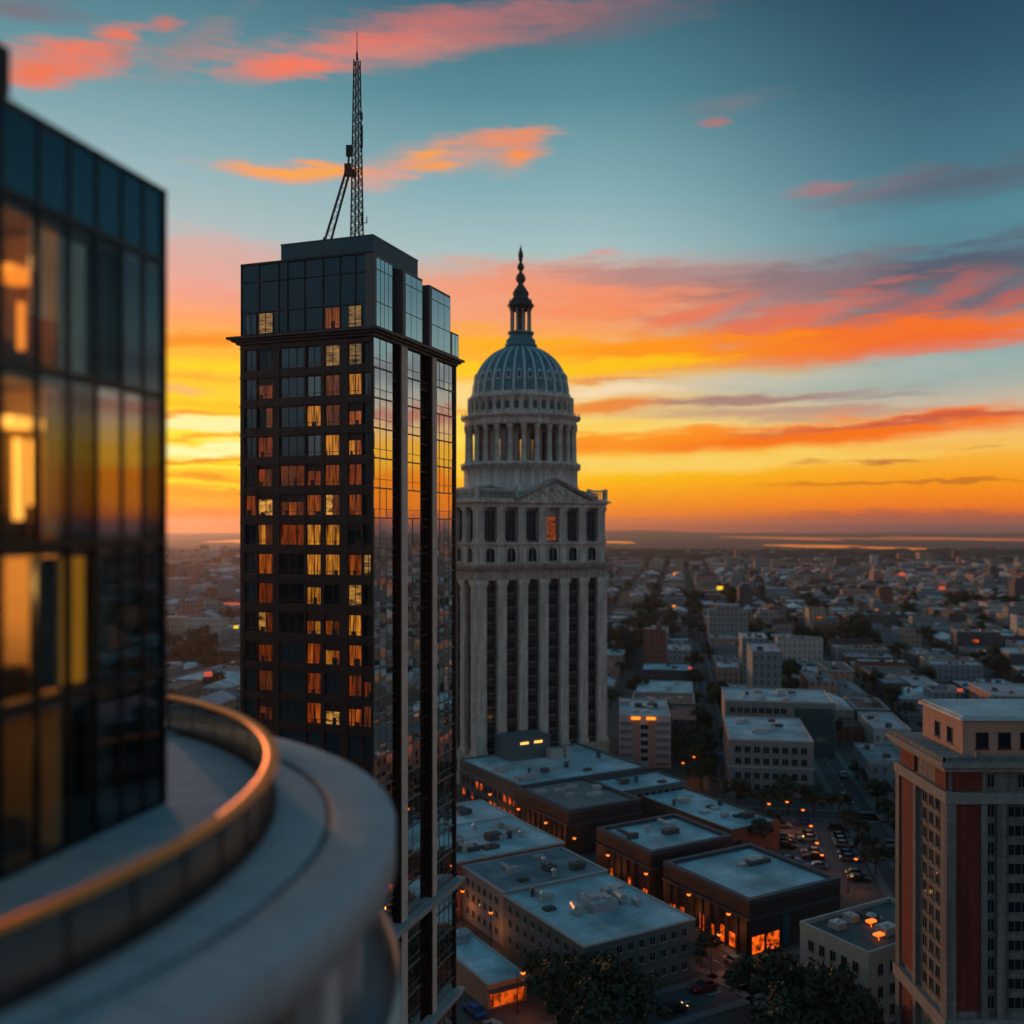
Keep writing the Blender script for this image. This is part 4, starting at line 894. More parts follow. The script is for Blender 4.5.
def wins(parent, face, w, d, zs, n, ww, hh, frm, litp=0.0, seed=0, lm=None, off=1.2, x0=None, x1=None):
    rr = random.Random(seed); L = w if face in 'fb' else d
    s0 = off if x0 is None else x0; s1 = L - off if x1 is None else x1
    for z in zs:
        for i in range(n):
            s_ = s0 + (s1 - s0) * (i + .5) / n; li = rr.random() < litp
            key = (ww, hh, frm.name, li, lm.name if lm else '')
            if key not in WCACHE: WCACHE[key] = plain_window(ww, hh, .09, 1).build('window', [frm, (lm or LITB) if li else DARKGLASS], parent); o_ = WCACHE[key]
            else: o_ = WCACHE[key].copy(); COL.objects.link(o_); o_.parent = parent
            if face == 'f': o_.location = (s_, -.01, z); o_.rotation_euler = (0, 0, 0)
            elif face == 'l': o_.location = (-.01, s_, z); o_.rotation_euler = (0, 0, R(-90))
            elif face == 'r': o_.location = (w + .01, s_, z); o_.rotation_euler = (0, 0, R(90))
def lowrise(name, label, loc, rz, w, d, h, wallm, roofm, par=.5, rim=None, cat='building', group=None, pt=.35, band=None):
    t = thing(name, label, cat, loc, rz, group)
    q = MB(); q.box(0, w, 0, d, 0, h); q.build('wall', wallm, t)
    q = MB(); q.box(pt, w - pt, pt, d - pt, h, h + .06); ro = q.build('roof', roofm, t)
    q = MB(); rimm = rim or wallm
    for (a, b, c, e) in ((-.06, w + .06, -.06, pt), (-.06, w + .06, d - pt, d + .06), (-.06, pt, pt, d - pt), (w - pt, w + .06, pt, d - pt)): q.box(a, b, c, e, h, h + par)
    q.build('parapet', rimm, t)
    if band:
        q = MB(); q.box(-.25, w + .25, -.25, d + .25, band, band + .35); q.build('belt_course', rimm, t)
    return t
def qb(name, label, b0, b1, a0, a1, h, *r, **k): return lowrise(name, label, q2w(b0, a0), QA, b1 - b0, a1 - a0, h, *r, **k)
RIMP = mat('pale_coping', (.38, .37, .36), .7, var=.1)
A = qb('flat_roofed_block', 'blue-grey flat-roofed block nearest below, long pale coping and a cluster of rooftop machines', 0, 21, 0, 23.8, 8.5, BLW, TEALR, rim=RIMP, par=.25)
wins(A, 'f', 21, 24, (1.2, 4.0, 6.4), 9, 1.1, 1.3, GRW); wins(A, 'l', 21, 24, (1.2, 4.0, 6.4), 9, 1.1, 1.3, GRW)
def cyl_unit(parent, x, y, z, r, L, ang):
    q = MB(); dx_, dy_ = math.cos(ang) * L / 2, math.sin(ang) * L / 2
    q.tube((x - dx_, y - dy_, z + r + .2), (x + dx_, y + dy_, z + r + .2), r, n=16); q.box(x - .3, x + .3, y - .3, y + .3, z, z + .4); q.build('tank', UNITM, parent)
q = MB(); q.box(8.2, 13.0, 9.5, 13.5, 8.56, 10.2); q.box(9.0, 10.6, 11, 12.6, 10.2, 10.7); q.box(11.3, 12.5, 10.2, 11.4, 10.2, 10.5); q.build('plant_room', UNITM, A)
cyl_unit(A, 6.2, 11.5, 8.5, .75, 2.6, R(70)); cyl_unit(A, 15.4, 12.5, 8.5, .7, 3.4, R(80)); cyl_unit(A, 16.8, 9.6, 8.5, .5, 2.2, R(80)); units(A, 21, 24, 8.56, 21, 9, ((.1, .9), (.55, .9)))
B = qb('flat_roofed_block', 'grey-roofed block adjoining the far side of the nearest block with machines', 0, 21.3, 23.9, 39, 8.9, GRW, ROOFG, rim=RIMP, par=.3)
units(B, 21, 15, 8.96, 22, 7); wins(B, 'l', 21, 15, (1.2, 4.0, 6.4), 6, 1.1, 1.3, GRW)
C_ = qb('flat_roofed_block', 'wider block with looping ducts on its pale roof, beside the dark tower', -8, 22, 39.1, 59.3, 9.6, BRW, TEALR, rim=RIMP, par=.35)
units(C_, 30, 20, 9.66, 23, 16, ((.28, .85), (.2, .8))); wins(C_, 'f', 30, 20, (1.5, 4.3, 7.0), 4, 1.1, 1.4, RIMP, .35, 3, FIRE, x0=.8, x1=7.6)
D_ = qb('flat_roofed_block', 'smallest block at the far end of the adjoining pale-roofed row', -6, 23, 59.4, 74.5, 9.2, BLW, TEALR, rim=RIMP, par=.35)
units(D_, 29, 15, 9.26, 24, 6, ((.35, .9), (.2, .8)))
E_ = qb('single_storey_shop', 'single-storey pink brick shop with a pale roof and an orange lit front', -12.8, -6.2, 5.9, 26, 3.6, PKW, TEALR, rim=RIMP, par=.2)
units(E_, 6.6, 20, 3.66, 25, 4, ((.2, .8), (.6, .9)))
q = MB(); q.box(.5, 6.1, -.05, .02, .3, 2.6); q.build('lit_shopfront', FIRE, E_); q = MB(); q.box(.1, 6.5, -1.2, 0, 2.75, 2.9); q.build('canopy', BRW, E_)
# market halls with lit ground floors
def market(label, b0, b1, a0, a1, h, seed, roofm=TEALR):
    w, d = b1 - b0, a1 - a0
    t = qb('market_hall', label, b0, b1, a0, a1, h, DKW, roofm, rim=mat('dark_blue_parapet', (.04, .055, .07), .6), par=.75, pt=.9, band=h - 2.6)
    rr = random.Random(seed); n = int(d / 2.6)
    for i in range(n):
        if rr.random() < .35: continue
        y = .8 + (d - 1.6) * i / n; q = MB(); q.box(-.05, .02, y, y + rr.uniform(.8, 1.5), .2, rr.uniform(2.2, 3.4)); q.build('lit_shopfront', FIRE, t)
    for i in range(int(d / 2.2)):
        y = .3 + i * 2.2; q = MB(); q.box(-.3, .02, y, y + .35, 0, h - 2.6); q.build('pilaster', DKW, t)
    return t
m1 = market('dark flat-roofed hall at the street corner, orange light under its near corner', 32.9, 54, .6, 22.8, 8.4, 1)
for x0, x1 in ((.6, 3.2), (3.8, 6.6)):
    q = MB(); q.box(x0, x1, -.05, .02, .2, 3.0); q.build('lit_shopfront', FIRE, m1)
q = MB(); q.box(7.2, 8.8, -.3, .02, .2, 5.4); q.build('glass_entrance', TEW, m1)
q = MB(); q.box(13, 18, 13.4, 14.8, 8.46, 9.2); q.build('skylight', UNITD, m1); units(m1, 21, 22, 8.46, 5, 2)
m2 = market('middle dark hall with a raised parapet and dark machine on its pale roof', 33.1, 53.2, 26.8, 44.4, 8.9, 2)
q = MB(); q.box(10, 13.5, 8, 9.4, 8.96, 9.9); q.build('rooftop_unit', UNITD, m2); units(m2, 20, 17, 8.96, 6, 3)
m3 = market('dark hall with a brownish roof carrying pale round and oblong skylights', 34.3, 53.6, 56.4, 79.5, 9.1, 3, mat('brown_grey_roof', (.22, .20, .19), .8, var=.15, scale=.4))
for i, (x, y, a, c) in enumerate(((3.5, 17, 1.6, 1.1), (8, 16, 1.4, 1.0), (12, 17, 1.6, 1.1), (13, 9, 2.1, 1.4), (8, 11.5, 1.2, .8), (17, 14, 1.0, 1.6))):
    q = MB(); q.prism([(x + a * math.cos(t), y + c * math.sin(t)) for t in [2 * math.pi * k / 12 for k in range(12)]], 9.1, 9.9); q.build('skylight', UNITM, m3)
an = qb('annexe_block', 'low dark annexe wrapped round the foot of the domed building', 36.8, 74, 81, 112.2, 9.0, mat('annexe_dark_stone', (.07, .07, .075), .8, var=.2), TEALR, rim=BLW, par=.4, band=6.4)
units(an, 37, 31, 9.06, 31, 12, ((.05, .9), (.1, .6)))
wins(an, 'f', 37, 31, (1.0, 3.8), 18, 1.2, 1.5, DKW); wins(an, 'l', 37, 31, (.6, 3.8), 12, 1.2, 1.8, DKW, .5, 4, FIRE)
q = MB(); q.box(10.5, 22.5, 22.6, 31, 9.06, 14.6); q.box(10.2, 22.8, 22.3, 31, 14.6, 14.9); pr = q.build('penthouse', mat('blue_plant_cladding', (.07, .11, .13), .6), an)
for x in (13.4, 17.6):
    q = MB(); q.box(x, x + 2.4, 22.35, 22.55, 13.2, 13.75); q.build('strip_light', mat('yellow_strip_light', (1, .8, .4), .5, emit=lin((255, 190, 80)), es=1.6), pr)
q = MB(); q.box(21, 25, 19.5, 22.2, 9.06, 11.5); q.box(25.3, 27, 19, 21, 9.06, 11.9); q.build('plant_room', UNITM, an)
an2 = qb('office_block', 'long blue-grey low office with rows of windows right of the annexe', 54.5, 77, 69, 80.6, 7.6, BLW, TEALR, rim=BLW, par=.4)
wins(an2, 'f', 22.5, 11.6, (1.0, 3.6, 5.6), 10, 1.2, 1.2, DKW); units(an2, 22, 11, 7.66, 33, 3)
pb = qb('corner_apartment_block', 'small pale three-storey block with a dark roof and two orange lights, below the brick tower', 30.3, 50, -25.6, -12.9, 10.2, PAL, ROOFD, rim=PAL, par=.7)
wins(pb, 'f', 19.7, 12.7, (1.0, 4.0, 7.2), 7, 1.1, 1.6, GRW, .08, 8); wins(pb, 'l', 19.7, 12.7, (1.0, 4.0, 7.2), 5, 1.1, 1.6, GRW)
units(pb, 19, 12, 10.26, 35, 8)
for x, y in ((8.0, 6.5), (5.0, 2.6)):
    q = MB(); q.box(x, x + 1.5, y, y + .9, 11.0, 11.3); q.tube((x + .7, y + .4, 10.2), (x + .7, y + .4, 11.0), .06); q.build('roof_light', AMBL, pb)
hb = qb('low_brick_warehouse', 'low warehouse with red-brown brick edges and a patchy pale roof beside the parking lot', 62.7, 76.7, 37.7, 73, 6.0, BRW, TEALR, rim=BRW, par=.4)
units(hb, 14, 35, 6.06, 37, 10)

# ------------------------------------------------------------------ mid-distance blocks on the avenue grid
GA = math.atan2(-.165, .986)
def g2w(w, l, z=0): c, s = math.cos(GA), math.sin(GA); return Vector((w * c - l * s, w * s + l * c, z))
def w2g(x, y): c, s = math.cos(GA), math.sin(GA); return (x * c + y * s, -x * s + y * c)
M2 = lowrise('office_block', 'broad five-bay concrete block with a pale roof, left end lit pink, behind the parking lot', (56.8, 262, 0), GA, 21.5, 32, 14.2, [GRW], TEALR, par=.4, rim=RIMP, band=7.2)
wins(M2, 'f', 21.5, 32, (1.2, 4.2, 8.0, 11.0), 8, 1.6, 1.8, GRW); units(M2, 21, 32, 14.26, 41, 8)
q = MB(); q.box(-.08, 0, 1, 31, 7.6, 13.8); q.build('brick_or_sunlit_panel', PKW, M2)  # pink low sun on the upper left end, put into the panel colour
M3 = lowrise('office_block', 'long pale-roofed block with a teal glass end, behind the broad concrete block', (66, 310, 0), GA, 33, 25, 16, GRW, TEALR, par=.5, rim=RIMP)
wins(M3, 'f', 20, 25, (9.0, 12.5), 8, 1.8, 1.8, GRW); units(M3, 33, 25, 16.06, 42, 9)
q = MB(); q.box(21, 32.8, -.5, 0, .2, 14.5); q.build('glass_front', TEW, M3)
M1 = lowrise('apartment_block', 'pink-striped apartment block with two orange lamps on its roof edge, right of the domed building', (31.4, 292, 0), R(-6), 14.8, 30, 14.6, PAL, TEALR, par=.5, rim=RIMP)
VIO = mat('violet_balcony_panel', (.16, .15, .22), .7)
for x in (4.2, 8.6):
    q = MB(); q.box(x, x + 1.6, -.35, .0, 0, 14.6); q.build('pilaster', PKW, M1)
for x0, x1 in ((.3, 3.6), (10.6, 14.4)):
    for k in range(6): q = MB(); q.box(x0, x1, -.5, 0, .8 + k * 2.3, 1.7 + k * 2.3); q.build('balcony', VIO, M1)
wins(M1, 'f', 14.8, 30, [1.9 + k * 2.3 for k in range(5)], 1, 2.2, 1.3, GRW, x0=5.9, x1=8.5); units(M1, 14, 30, 14.66, 43, 8, ((.1, .8), (.2, .9)))
for x in (3.4, 7.8):
    q = MB(); q.box(x, x + 2.6, -.75, -.2, 14.0, 14.7); q.build('roof_lamp', mat('orange_roof_lamp', (1, .5, .1), .5, emit=lin((255, 130, 25)), es=1.8), M1)
M5 = lowrise('brick_terrace', 'long rose brick terrace running down the avenue towards the brick tower', g2w(53.4, 183), GA, 20, 70, 13.5, PKW, ROOFD, par=.6, rim=PKW)
wins(M5, 'l', 20, 70, (1.5, 5.0, 8.8), 24, 1.2, 1.6, BRW); units(M5, 20, 70, 13.56, 44, 12)

# ------------------------------------------------------------------ streets
def road(pts, w, mt, z, name='road'):
    q = MB(); vs = []
    for i, p in enumerate(pts):
        p = Vector((p[0], p[1])); a = Vector(pts[max(0, i - 1)][:2]); c = Vector(pts[min(len(pts) - 1, i + 1)][:2]); t = (c - a).normalized(); n_ = Vector((-t.y, t.x)) * w / 2
        vs += [(p.x + n_.x, p.y + n_.y, z), (p.x - n_.x, p.y - n_.y, z)]
    q.add(vs, [(2 * i, 2 * i + 1, 2 * i + 3, 2 * i + 2) for i in range(len(pts) - 1)]); return struct(q.build(name, mt))
PAVE = mat('pavement_slabs', (.12, .125, .13), .85, var=.2, scale=.8)
MARK = mat('road_paint', (.5, .5, .46), .7)
def kerbed(pts, w):
    road(pts, w, ASPH, .012)
    q = MB(); P_ = [Vector(p[:2]) for p in pts]
    for s_ in (-1, 1):
        for i in range(len(P_) - 1):
            t = (P_[i + 1] - P_[i]).normalized(); n_ = Vector((-t.y, t.x)) * s_
            a0, a1 = P_[i] + n_ * w / 2, P_[i] + n_ * (w / 2 + 1.6); b0, b1 = P_[i + 1] + n_ * w / 2, P_[i + 1] + n_ * (w / 2 + 1.6)
            q.add([(*a0, 0), (*a1, 0), (*b1, 0), (*b0, 0), (*a0, .13), (*a1, .13), (*b1, .13), (*b0, .13)], [(4, 5, 6, 7), (0, 4, 7, 3), (1, 2, 6, 5)])
    struct(q.build('pavement', PAVE))
    q = MB()
    for i in range(len(P_) - 1):
        L = (P_[i + 1] - P_[i]).length; t = (P_[i + 1] - P_[i]).normalized(); n_ = Vector((-t.y, t.x)); k = 0.0
        while k < min(L, 500):
            a = P_[i] + t * k; c = P_[i] + t * min(L, k + 2.5); q.add([(*(a + n_ * .08), .018), (*(a - n_ * .08), .018), (*(c - n_ * .08), .018), (*(c + n_ * .08), .018)], [(0, 1, 2, 3)]); k += 6
    struct(q.build('road_marking', MARK))
kerbed([q2w(27, -60), q2w(27, 80)], 7)
kerbed([q2w(-60, -6.4), q2w(70, -6.4)], 7)
kerbed([g2w(43.5, 120), g2w(43.5, 1500)], 7)
kerbed([g2w(11, 270), g2w(11, 1500)], 6)
for k in (3, 5, 7, 9, 11, 13): kerbed([g2w(11 + 32.5 * k, 180 if k < 5 else 260), g2w(11 + 32.5 * k, 1500)], 7)
kerbed([g2w(-40, 252), g2w(330, 252)], 6)
road([g2w(-40, 420), g2w(380, 420)], 9, ASPH, .008); road([g2w(-60, 560), g2w(520, 560)], 9, ASPH, .008); road([g2w(-60, 760), g2w(700, 760)], 10, ASPH, .008)
road([q2w(57.8, 0), q2w(57.8, 60)], 6, ASPH, .02)
LOT = mat('parking_lot_asphalt', (.085, .082, .085), .85, var=.25, scale=.3)
lot = MB(); c4 = [g2w(12.5, 203), g2w(38, 203), g2w(38, 248), g2w(17, 248)]; lot.add([(p.x, p.y, .03) for p in c4], [(0, 1, 2, 3)]); struct(lot.build('parking_lot', LOT))

# ------------------------------------------------------------------ lamps, cars, trees
SCN = []
def street_lamp(loc, rz, label, e=0.0, proto=[None]):
    if proto[0] is None:
        t = thing('street_lamp', label, 'street lamp', loc, rz, 'sodium street lamps')
        q = MB(); q.tube((0, 0, 0), (0, 0, .6), .14, .12); q.tube((0, 0, .6), (0, 0, 6.4), .08, .05); q.build('pole', BLACKMETAL, t)
        q = MB(); q.tube((0, 0, 6.3), (.9, 0, 6.7), .045); q.tube((.9, 0, 6.7), (1.4, 0, 6.7), .05); q.build('arm', BLACKMETAL, t)
        q = MB(); q.lathe([(.02, 6.85), (.28, 6.75), (.34, 6.62)], 1.5, 0, 10); q.build('lamp_head', BLACKMETAL, t)
        q = MB(); q.lathe([(.33, 6.62), (.36, 6.45), (.25, 6.25), (.02, 6.18)], 1.5, 0, 10); q.build('lamp_globe', mat('sodium_globe', (1, .6, .2), .5, emit=lin((255, 118, 26)), es=2.0), t)
        proto[0] = t
    else:
        t = copy_tree(proto[0]); t.location = loc; t.rotation_euler = (0, 0, rz); t['label'] = label
    if e:
        ld = bpy.data.lights.new('lamp_light', 'POINT'); ld.energy = e * .55; ld.color = (1, .26, .05); ld.shadow_soft_size = .3
        lo_ = bpy.data.objects.new('lamp_light', ld); COL.objects.link(lo_); lo_.parent = t; lo_.location = (2.4, 0, 3.0)
    return t
LAMPS = [
 (q2w(31.6, 2), 2.6, 'street lamp by the near corner of the corner market hall', 270), (q2w(31.6, 12), 2.6, 'street lamp halfway along the corner market hall', 210), (q2w(31.6, 24), 2.6, 'street lamp in the gap between the corner hall and the middle hall', 210),
 (q2w(31.6, 36), 2.6, 'street lamp in front of the middle dark hall', 180), (q2w(31.8, 48), 2.6, 'street lamp between the middle hall and the brown-roofed hall', 270), (q2w(32.4, 60), 2.6, 'street lamp at the near end of the brown-roofed hall', 210), (q2w(32.6, 72), 2.6, 'street lamp at the far end of the brown-roofed hall', 180),
 (q2w(33, 86), 2.6, 'street lamp in front of the annexe of the domed building', 180), (q2w(22.4, -2.2), .5, 'street lamp at the front right corner of the nearest pale-roofed block', 91), (q2w(-9.5, 3.0), -1.0, 'street lamp in front of the pink brick shop', 91),
 (q2w(-3, 33), 1.6, 'street lamp in the alley behind the pink brick shop', 105), (q2w(-3.4, 22), 1.6, 'street lamp in the alley beside the pink brick shop', 70)]
for px, py, s_ in ((803, 810, 'farthest parking lot lamp'), (811, 826, 'second farthest parking lot lamp'), (817, 843, 'second nearest parking lot lamp'), (822, 855, 'nearest parking lot lamp'), (754, 848, 'lamp at the left kerb of the parking lot'), (769, 804, 'left lamp at the back edge of the parking lot'), (787, 802, 'right lamp at the back edge of the parking lot'), (856, 859, 'avenue lamp right of the parking lot'), (683, 763, 'yellowish lamp at the street corner left of the broad concrete block'), (694, 757, 'lamp on the side street just beyond the broad concrete block corner')):
    D = (EYE - 6.4) * 1000 / (py - HZ); LAMPS.append((Vector(((px - 512) * D / 1000 - 1.5, D, 0)), 0, s_, 90))
for l_, rz, lb_, e in LAMPS: street_lamp(l_, rz, lb_, e)

CARP = {}
HLM = mat('headlight_glow', (1, .8, .5), .4, emit=lin((255, 180, 100)), es=3.0)
def car(loc, rz, color, label, lightson=False, z=.03):
    if not CARP:
        t = thing('parked_car', label, 'car', loc, rz, 'cars in the quarter'); 
        q = MB(); prof = [(-2.2, .35), (-2.25, .75), (-2.05, .95), (-1.5, 1.0), (1.05, .98), (2.0, .82), (2.2, .65), (2.2, .35)]
        k = len(prof); vs = [(x, -.86 + .08 * (z_ < .5), z_) for x, z_ in prof] + [(x, .86 - .08 * (z_ < .5), z_) for x, z_ in prof]
        q.add(vs, [tuple(range(k)), tuple(range(2 * k - 1, k - 1, -1))] + [(i, k + i, k + (i + 1) % k, (i + 1) % k) for i in range(k)]); CARP['body'] = q.build('body', MATW, t)
        q = MB(); P_ = [(-1.75, .98), (-1.2, 1.42), (.2, 1.45), (1.0, .98)]; vs = [(x, -.8 + .14 * (z_ > 1), z_) for x, z_ in P_] + [(x, .8 - .14 * (z_ > 1), z_) for x, z_ in P_]
        q.add(vs, [(0, 1, 2, 3), (7, 6, 5, 4), (0, 4, 5, 1), (2, 6, 7, 3)], 0); q.build('windows', DARKGLASS, t)
        q = MB(); q.box(-1.15, .15, -.64, .64, 1.44, 1.48); CARP['roof'] = q.build('roof', MATW, t)
        for x in (-1.4, 1.35):
            for y in (-.82, .82): q = MB(); q.tube((x, y - .1, .33), (x, y + .1, .33), .33, n=12); q.build('wheel', mat('tyre_rubber', (.02, .02, .02), .8), t)
        for y in (-.6, .6): q = MB(); q.box(2.1, 2.24, y - .16, y + .16, .6, .75); q.build('headlight', mat('headlamp_glass', (.5, .5, .5), .2), t)
        CARP['t'] = t; CARP['ch'] = {}
    else:
        t = copy_tree(CARP['t']); t['label'] = label
    t.location = (loc.x, loc.y, z); t.rotation_euler = (0, 0, rz)
    for ch in t.children:
        if lightson and ch.name.startswith('headlight'): ch.material_slots[0].link = 'OBJECT'; ch.material_slots[0].material = HLM
        if ch.name.split('.')[0] in ('body', 'roof'):
            ch.material_slots[0].link = 'OBJECT'; ch.material_slots[0].material = color
    return t
def paint(nm, c): return mat('car_paint_' + nm, c, .3, .2, var=.03)
MATW = paint('white', (.32, .33, .34)); PA = {'white': MATW, 'black': paint('black', (.02, .02, .022)), 'silver': paint('silver', (.22, .23, .24)), 'blue': paint('blue', (.03, .09, .3)), 'red': paint('red', (.3, .03, .03)), 'grey': paint('grey', (.15, .16, .17))}
rc = random.Random(5); cn_ = list(PA)
ordn = ['first', 'second', 'third', 'fourth', 'fifth', 'sixth', 'seventh', 'eighth', 'ninth', 'tenth', 'eleventh', 'twelfth', 'thirteenth', 'fourteenth', 'fifteenth', 'sixteenth', 'seventeenth', 'eighteenth', 'nineteenth', 'twentieth']
def od(i): return ordn[i] if i < 20 else f'{["twenty", "thirty", "forty", "fifty"][(i + 1) // 10 - 2]}-{ordn[(i + 1) % 10 - 1]}' if (i + 1) % 10 else f'{["twentieth", "thirtieth", "fortieth", "fiftieth"][(i + 1) // 10 - 2]}'
for rI, (w_, l0) in enumerate(((15.5, 206), (22.5, 206), (27.5, 206), (35.0, 206))):
    k = 0
    for i in range(13):
        if rc.random() < .35: continue
        cc = rc.choice(cn_); car(g2w(w_ + (l0 + i * 3.0 - 206) * .03, l0 + i * 3.1), GA + (0 if rI % 2 else math.pi), PA[cc], f'{cc} car, {od(k)} from near end of the {od(rI)} parking lot row from the left'); k += 1
SC = [(q2w(24.6, 6), QA + R(90), 'grey', 'grey car parked beside the nearest pale-roofed block'), (q2w(24.6, 27), QA + R(90), 'black', 'black car parked near the grey-roofed block'), (q2w(24.8, 44), QA + R(90), 'silver', 'silver car parked beside the block with ducts'),
      (q2w(28.6, -1), QA - R(90), 'white', 'white car turning at the junction beneath the corner market hall'), (q2w(10, -8), QA, 'black', 'black car on the cross street before the nearest block'), (q2w(18.5, -4.8), QA + R(180), 'red', 'dark red car at the kerb by the front corner of the nearest block'),
      (q2w(-15, 6), QA + R(90), 'blue', 'blue car parked left of the pink brick shop'), (q2w(-14.8, 0), QA + R(90), 'white', 'white car nearer the camera than the blue car by the shop'), (q2w(-4.2, 12), QA + R(90), 'grey', 'grey car in the alley right of the pink brick shop'),
      (g2w(45.3, 230), GA + R(90), 'silver', 'silver car on the avenue beside the parking lot'), (g2w(41.7, 268), GA - R(90), 'black', 'black car on the avenue beside the broad concrete block'), (g2w(45.2, 292), GA + R(90), 'white', 'white car on the avenue by the rose brick terrace'), (g2w(12.5, 310), GA + R(90), 'blue', 'blue car on the side street by the long office block'), (g2w(9.5, 345), GA - R(90), 'white', 'white car far up the side street'), (q2w(57.5, 14), QA + R(90), 'silver', 'silver car in the lane behind the corner market hall'), (q2w(56.5, 34), QA + R(90), 'blue', 'blue car in the lane behind the middle hall')]
for l_, rz, cc, lb_ in SC: car(l_, rz, PA[cc], lb_, 'turning' in lb_ or 'on the' in lb_)

LEAF = mat('dark_foliage', (.012, .022, .012), .75, var=.5, scale=.8, base2=(.026, .042, .018))
LEAF2 = mat('olive_foliage', (.025, .03, .014), .75, var=.45, scale=.8, base2=(.036, .045, .02))
BARK = mat('bark', (.06, .045, .035), .9)
def make_tree(seed, h, r, lf, nleaf=1700):
    rr = random.Random(seed); t = thing('broadleaf_tree', 'x', 'tree')
    q = MB(); q.tube((0, 0, 0), (.1, 0, h * .35), r * .07, r * .05, 8); cl = []
    for i in range(9):
        a = rr.uniform(0, 6.28); e_ = rr.uniform(.25, 1.0); p = Vector((r * .7 * e_ * math.cos(a), r * .7 * e_ * math.sin(a), h * rr.uniform(.5, .88))); cl.append((p, r * rr.uniform(.32, .5)))
        q.tube((.1, 0, h * .33), p * .9, r * .03, r * .01, 6)
    q.build('trunk', BARK, t); cl.append((Vector((0, 0, h * .72)), r * .5))
    for i in range(10):
        a = rr.uniform(0, 6.28); cl.append((Vector((r * .85 * math.cos(a), r * .85 * math.sin(a), h * rr.uniform(.42, .72))), r * rr.uniform(.18, .3)))
    q = MB()
    for i in range(nleaf):
        c, cr_ = rr.choice(cl); v = Vector((rr.gauss(0, 1), rr.gauss(0, 1), rr.gauss(0, 1))).normalized() * cr_ * rr.uniform(.55, 1.05) ; v.z *= .75; p = c + v
        n_ = (v.normalized() + Vector((rr.uniform(-.6, .6), rr.uniform(-.6, .6), rr.uniform(-.2, .8)))).normalized(); u = n_.orthogonal().normalized(); w_ = n_.cross(u); s_ = r * rr.uniform(.05, .1); an_ = rr.uniform(0, 3); u2 = u * math.cos(an_) + w_ * math.sin(an_); w2_ = n_.cross(u2)
        q.add([p - u2 * s_, p + w2_ * s_ * .6, p + u2 * s_, p - w2_ * s_ * .6], [(0, 1, 2, 3)])
    q.build('crown', lf, t); return t
TP = [make_tree(1, 9.5, 4.4, LEAF), make_tree(2, 8.0, 3.6, LEAF2), make_tree(3, 11, 5.0, LEAF), make_tree(4, 6.5, 3.0, LEAF2)]
used = set(); TG = 'street and garden trees'
def tree(loc, k, label, s=1.0, group=TG):
    if k not in used: t = TP[k]; used.add(k)
    else: t = copy_tree(TP[k])
    t.location = loc; t.rotation_euler = (0, 0, random.uniform(0, 6.28)); t.scale = (s, s, s * random.uniform(.9, 1.1)); t['label'] = label; t['group'] = group
def pxg(px, py, z=0): D = (EYE - z) * 1000 / (py - HZ); return Vector(((px - 512) * D / 1000, D, 0))
near = [(560, 1030, 2, 'leftmost dark tree at the foot of the nearest pale-roofed block'), (585, 1010, 0, 'dark tree under the left wall of the nearest block'), (612, 1030, 2, 'large dark tree at the bottom edge below the nearest block'), (640, 1045, 0, 'rightmost dark tree of the clump below the nearest block'), (548, 1000, 1, 'small olive tree between the pink shop and the nearest block'),
        (596, 1060, 2, 'lowest dark tree at the bottom edge between shop and junction'), (770, 1030, 2, 'tall dark tree left in the clump before the small pale block'), (800, 1040, 0, 'middle dark tree before the small pale block'), (832, 1050, 2, 'dark tree right in the clump, under the small pale block'), (752, 1012, 1, 'small olive tree at the left end of the right clump'), (786, 1065, 2, 'lowest dark tree of the right clump at the bottom edge'), (850, 1062, 0, 'rightmost lowest dark tree near the brick tower'),
        (702, 968, 3, 'small street tree at the right corner of the nearest block'), (758, 853, 1, 'olive tree at the parking lot kerb above the corner market hall'), (770, 838, 3, 'small tree at the left kerb of the parking lot')]
for px, py, k, lb_ in near: tree(pxg(px, py), k, lb_)
for b_q, a_q, k, lb_ in ((58.6, 20, 1, 'olive tree behind the corner market hall'), (58.8, 30, 0, 'dark tree behind the gap between corner and middle halls'), (59, 40, 3, 'small tree by the corner of the low brick warehouse')): tree(q2w(b_q, a_q), k, lb_, .85)
for i in range(9): tree(g2w(48.7, 190 + i * 12 + random.uniform(-2, 2)), (0, 1, 3)[i % 3], f'avenue tree before the rose brick terrace, {od(i)} from the near end', .9)
for i in range(4): tree(g2w(38.9, 210 + i * 10.5), (1, 3)[i % 2], f'tree along the avenue side of the parking lot, {od(i)} from the near end', .85)
for i in range(5): tree(g2w(14 + i * 6, 250.5 + random.uniform(-1, 1)), (0, 1, 2)[i % 3], f'tree behind the parking lot, {od(i)} from the left', .9)
for i in range(10): tree(g2w(6.0 + random.uniform(-1, 1), 272 + i * 9), (0, 2, 1)[i % 3], f'dense tree lining the left of the side street, {od(i)} from the near end', .95)
for i in range(5): tree(g2w(-3 + random.uniform(-3, 3), 300 + i * 12), (2, 0)[i % 2], f'garden tree between pink-striped block and side street, {od(i)} from the near end', 1.0)

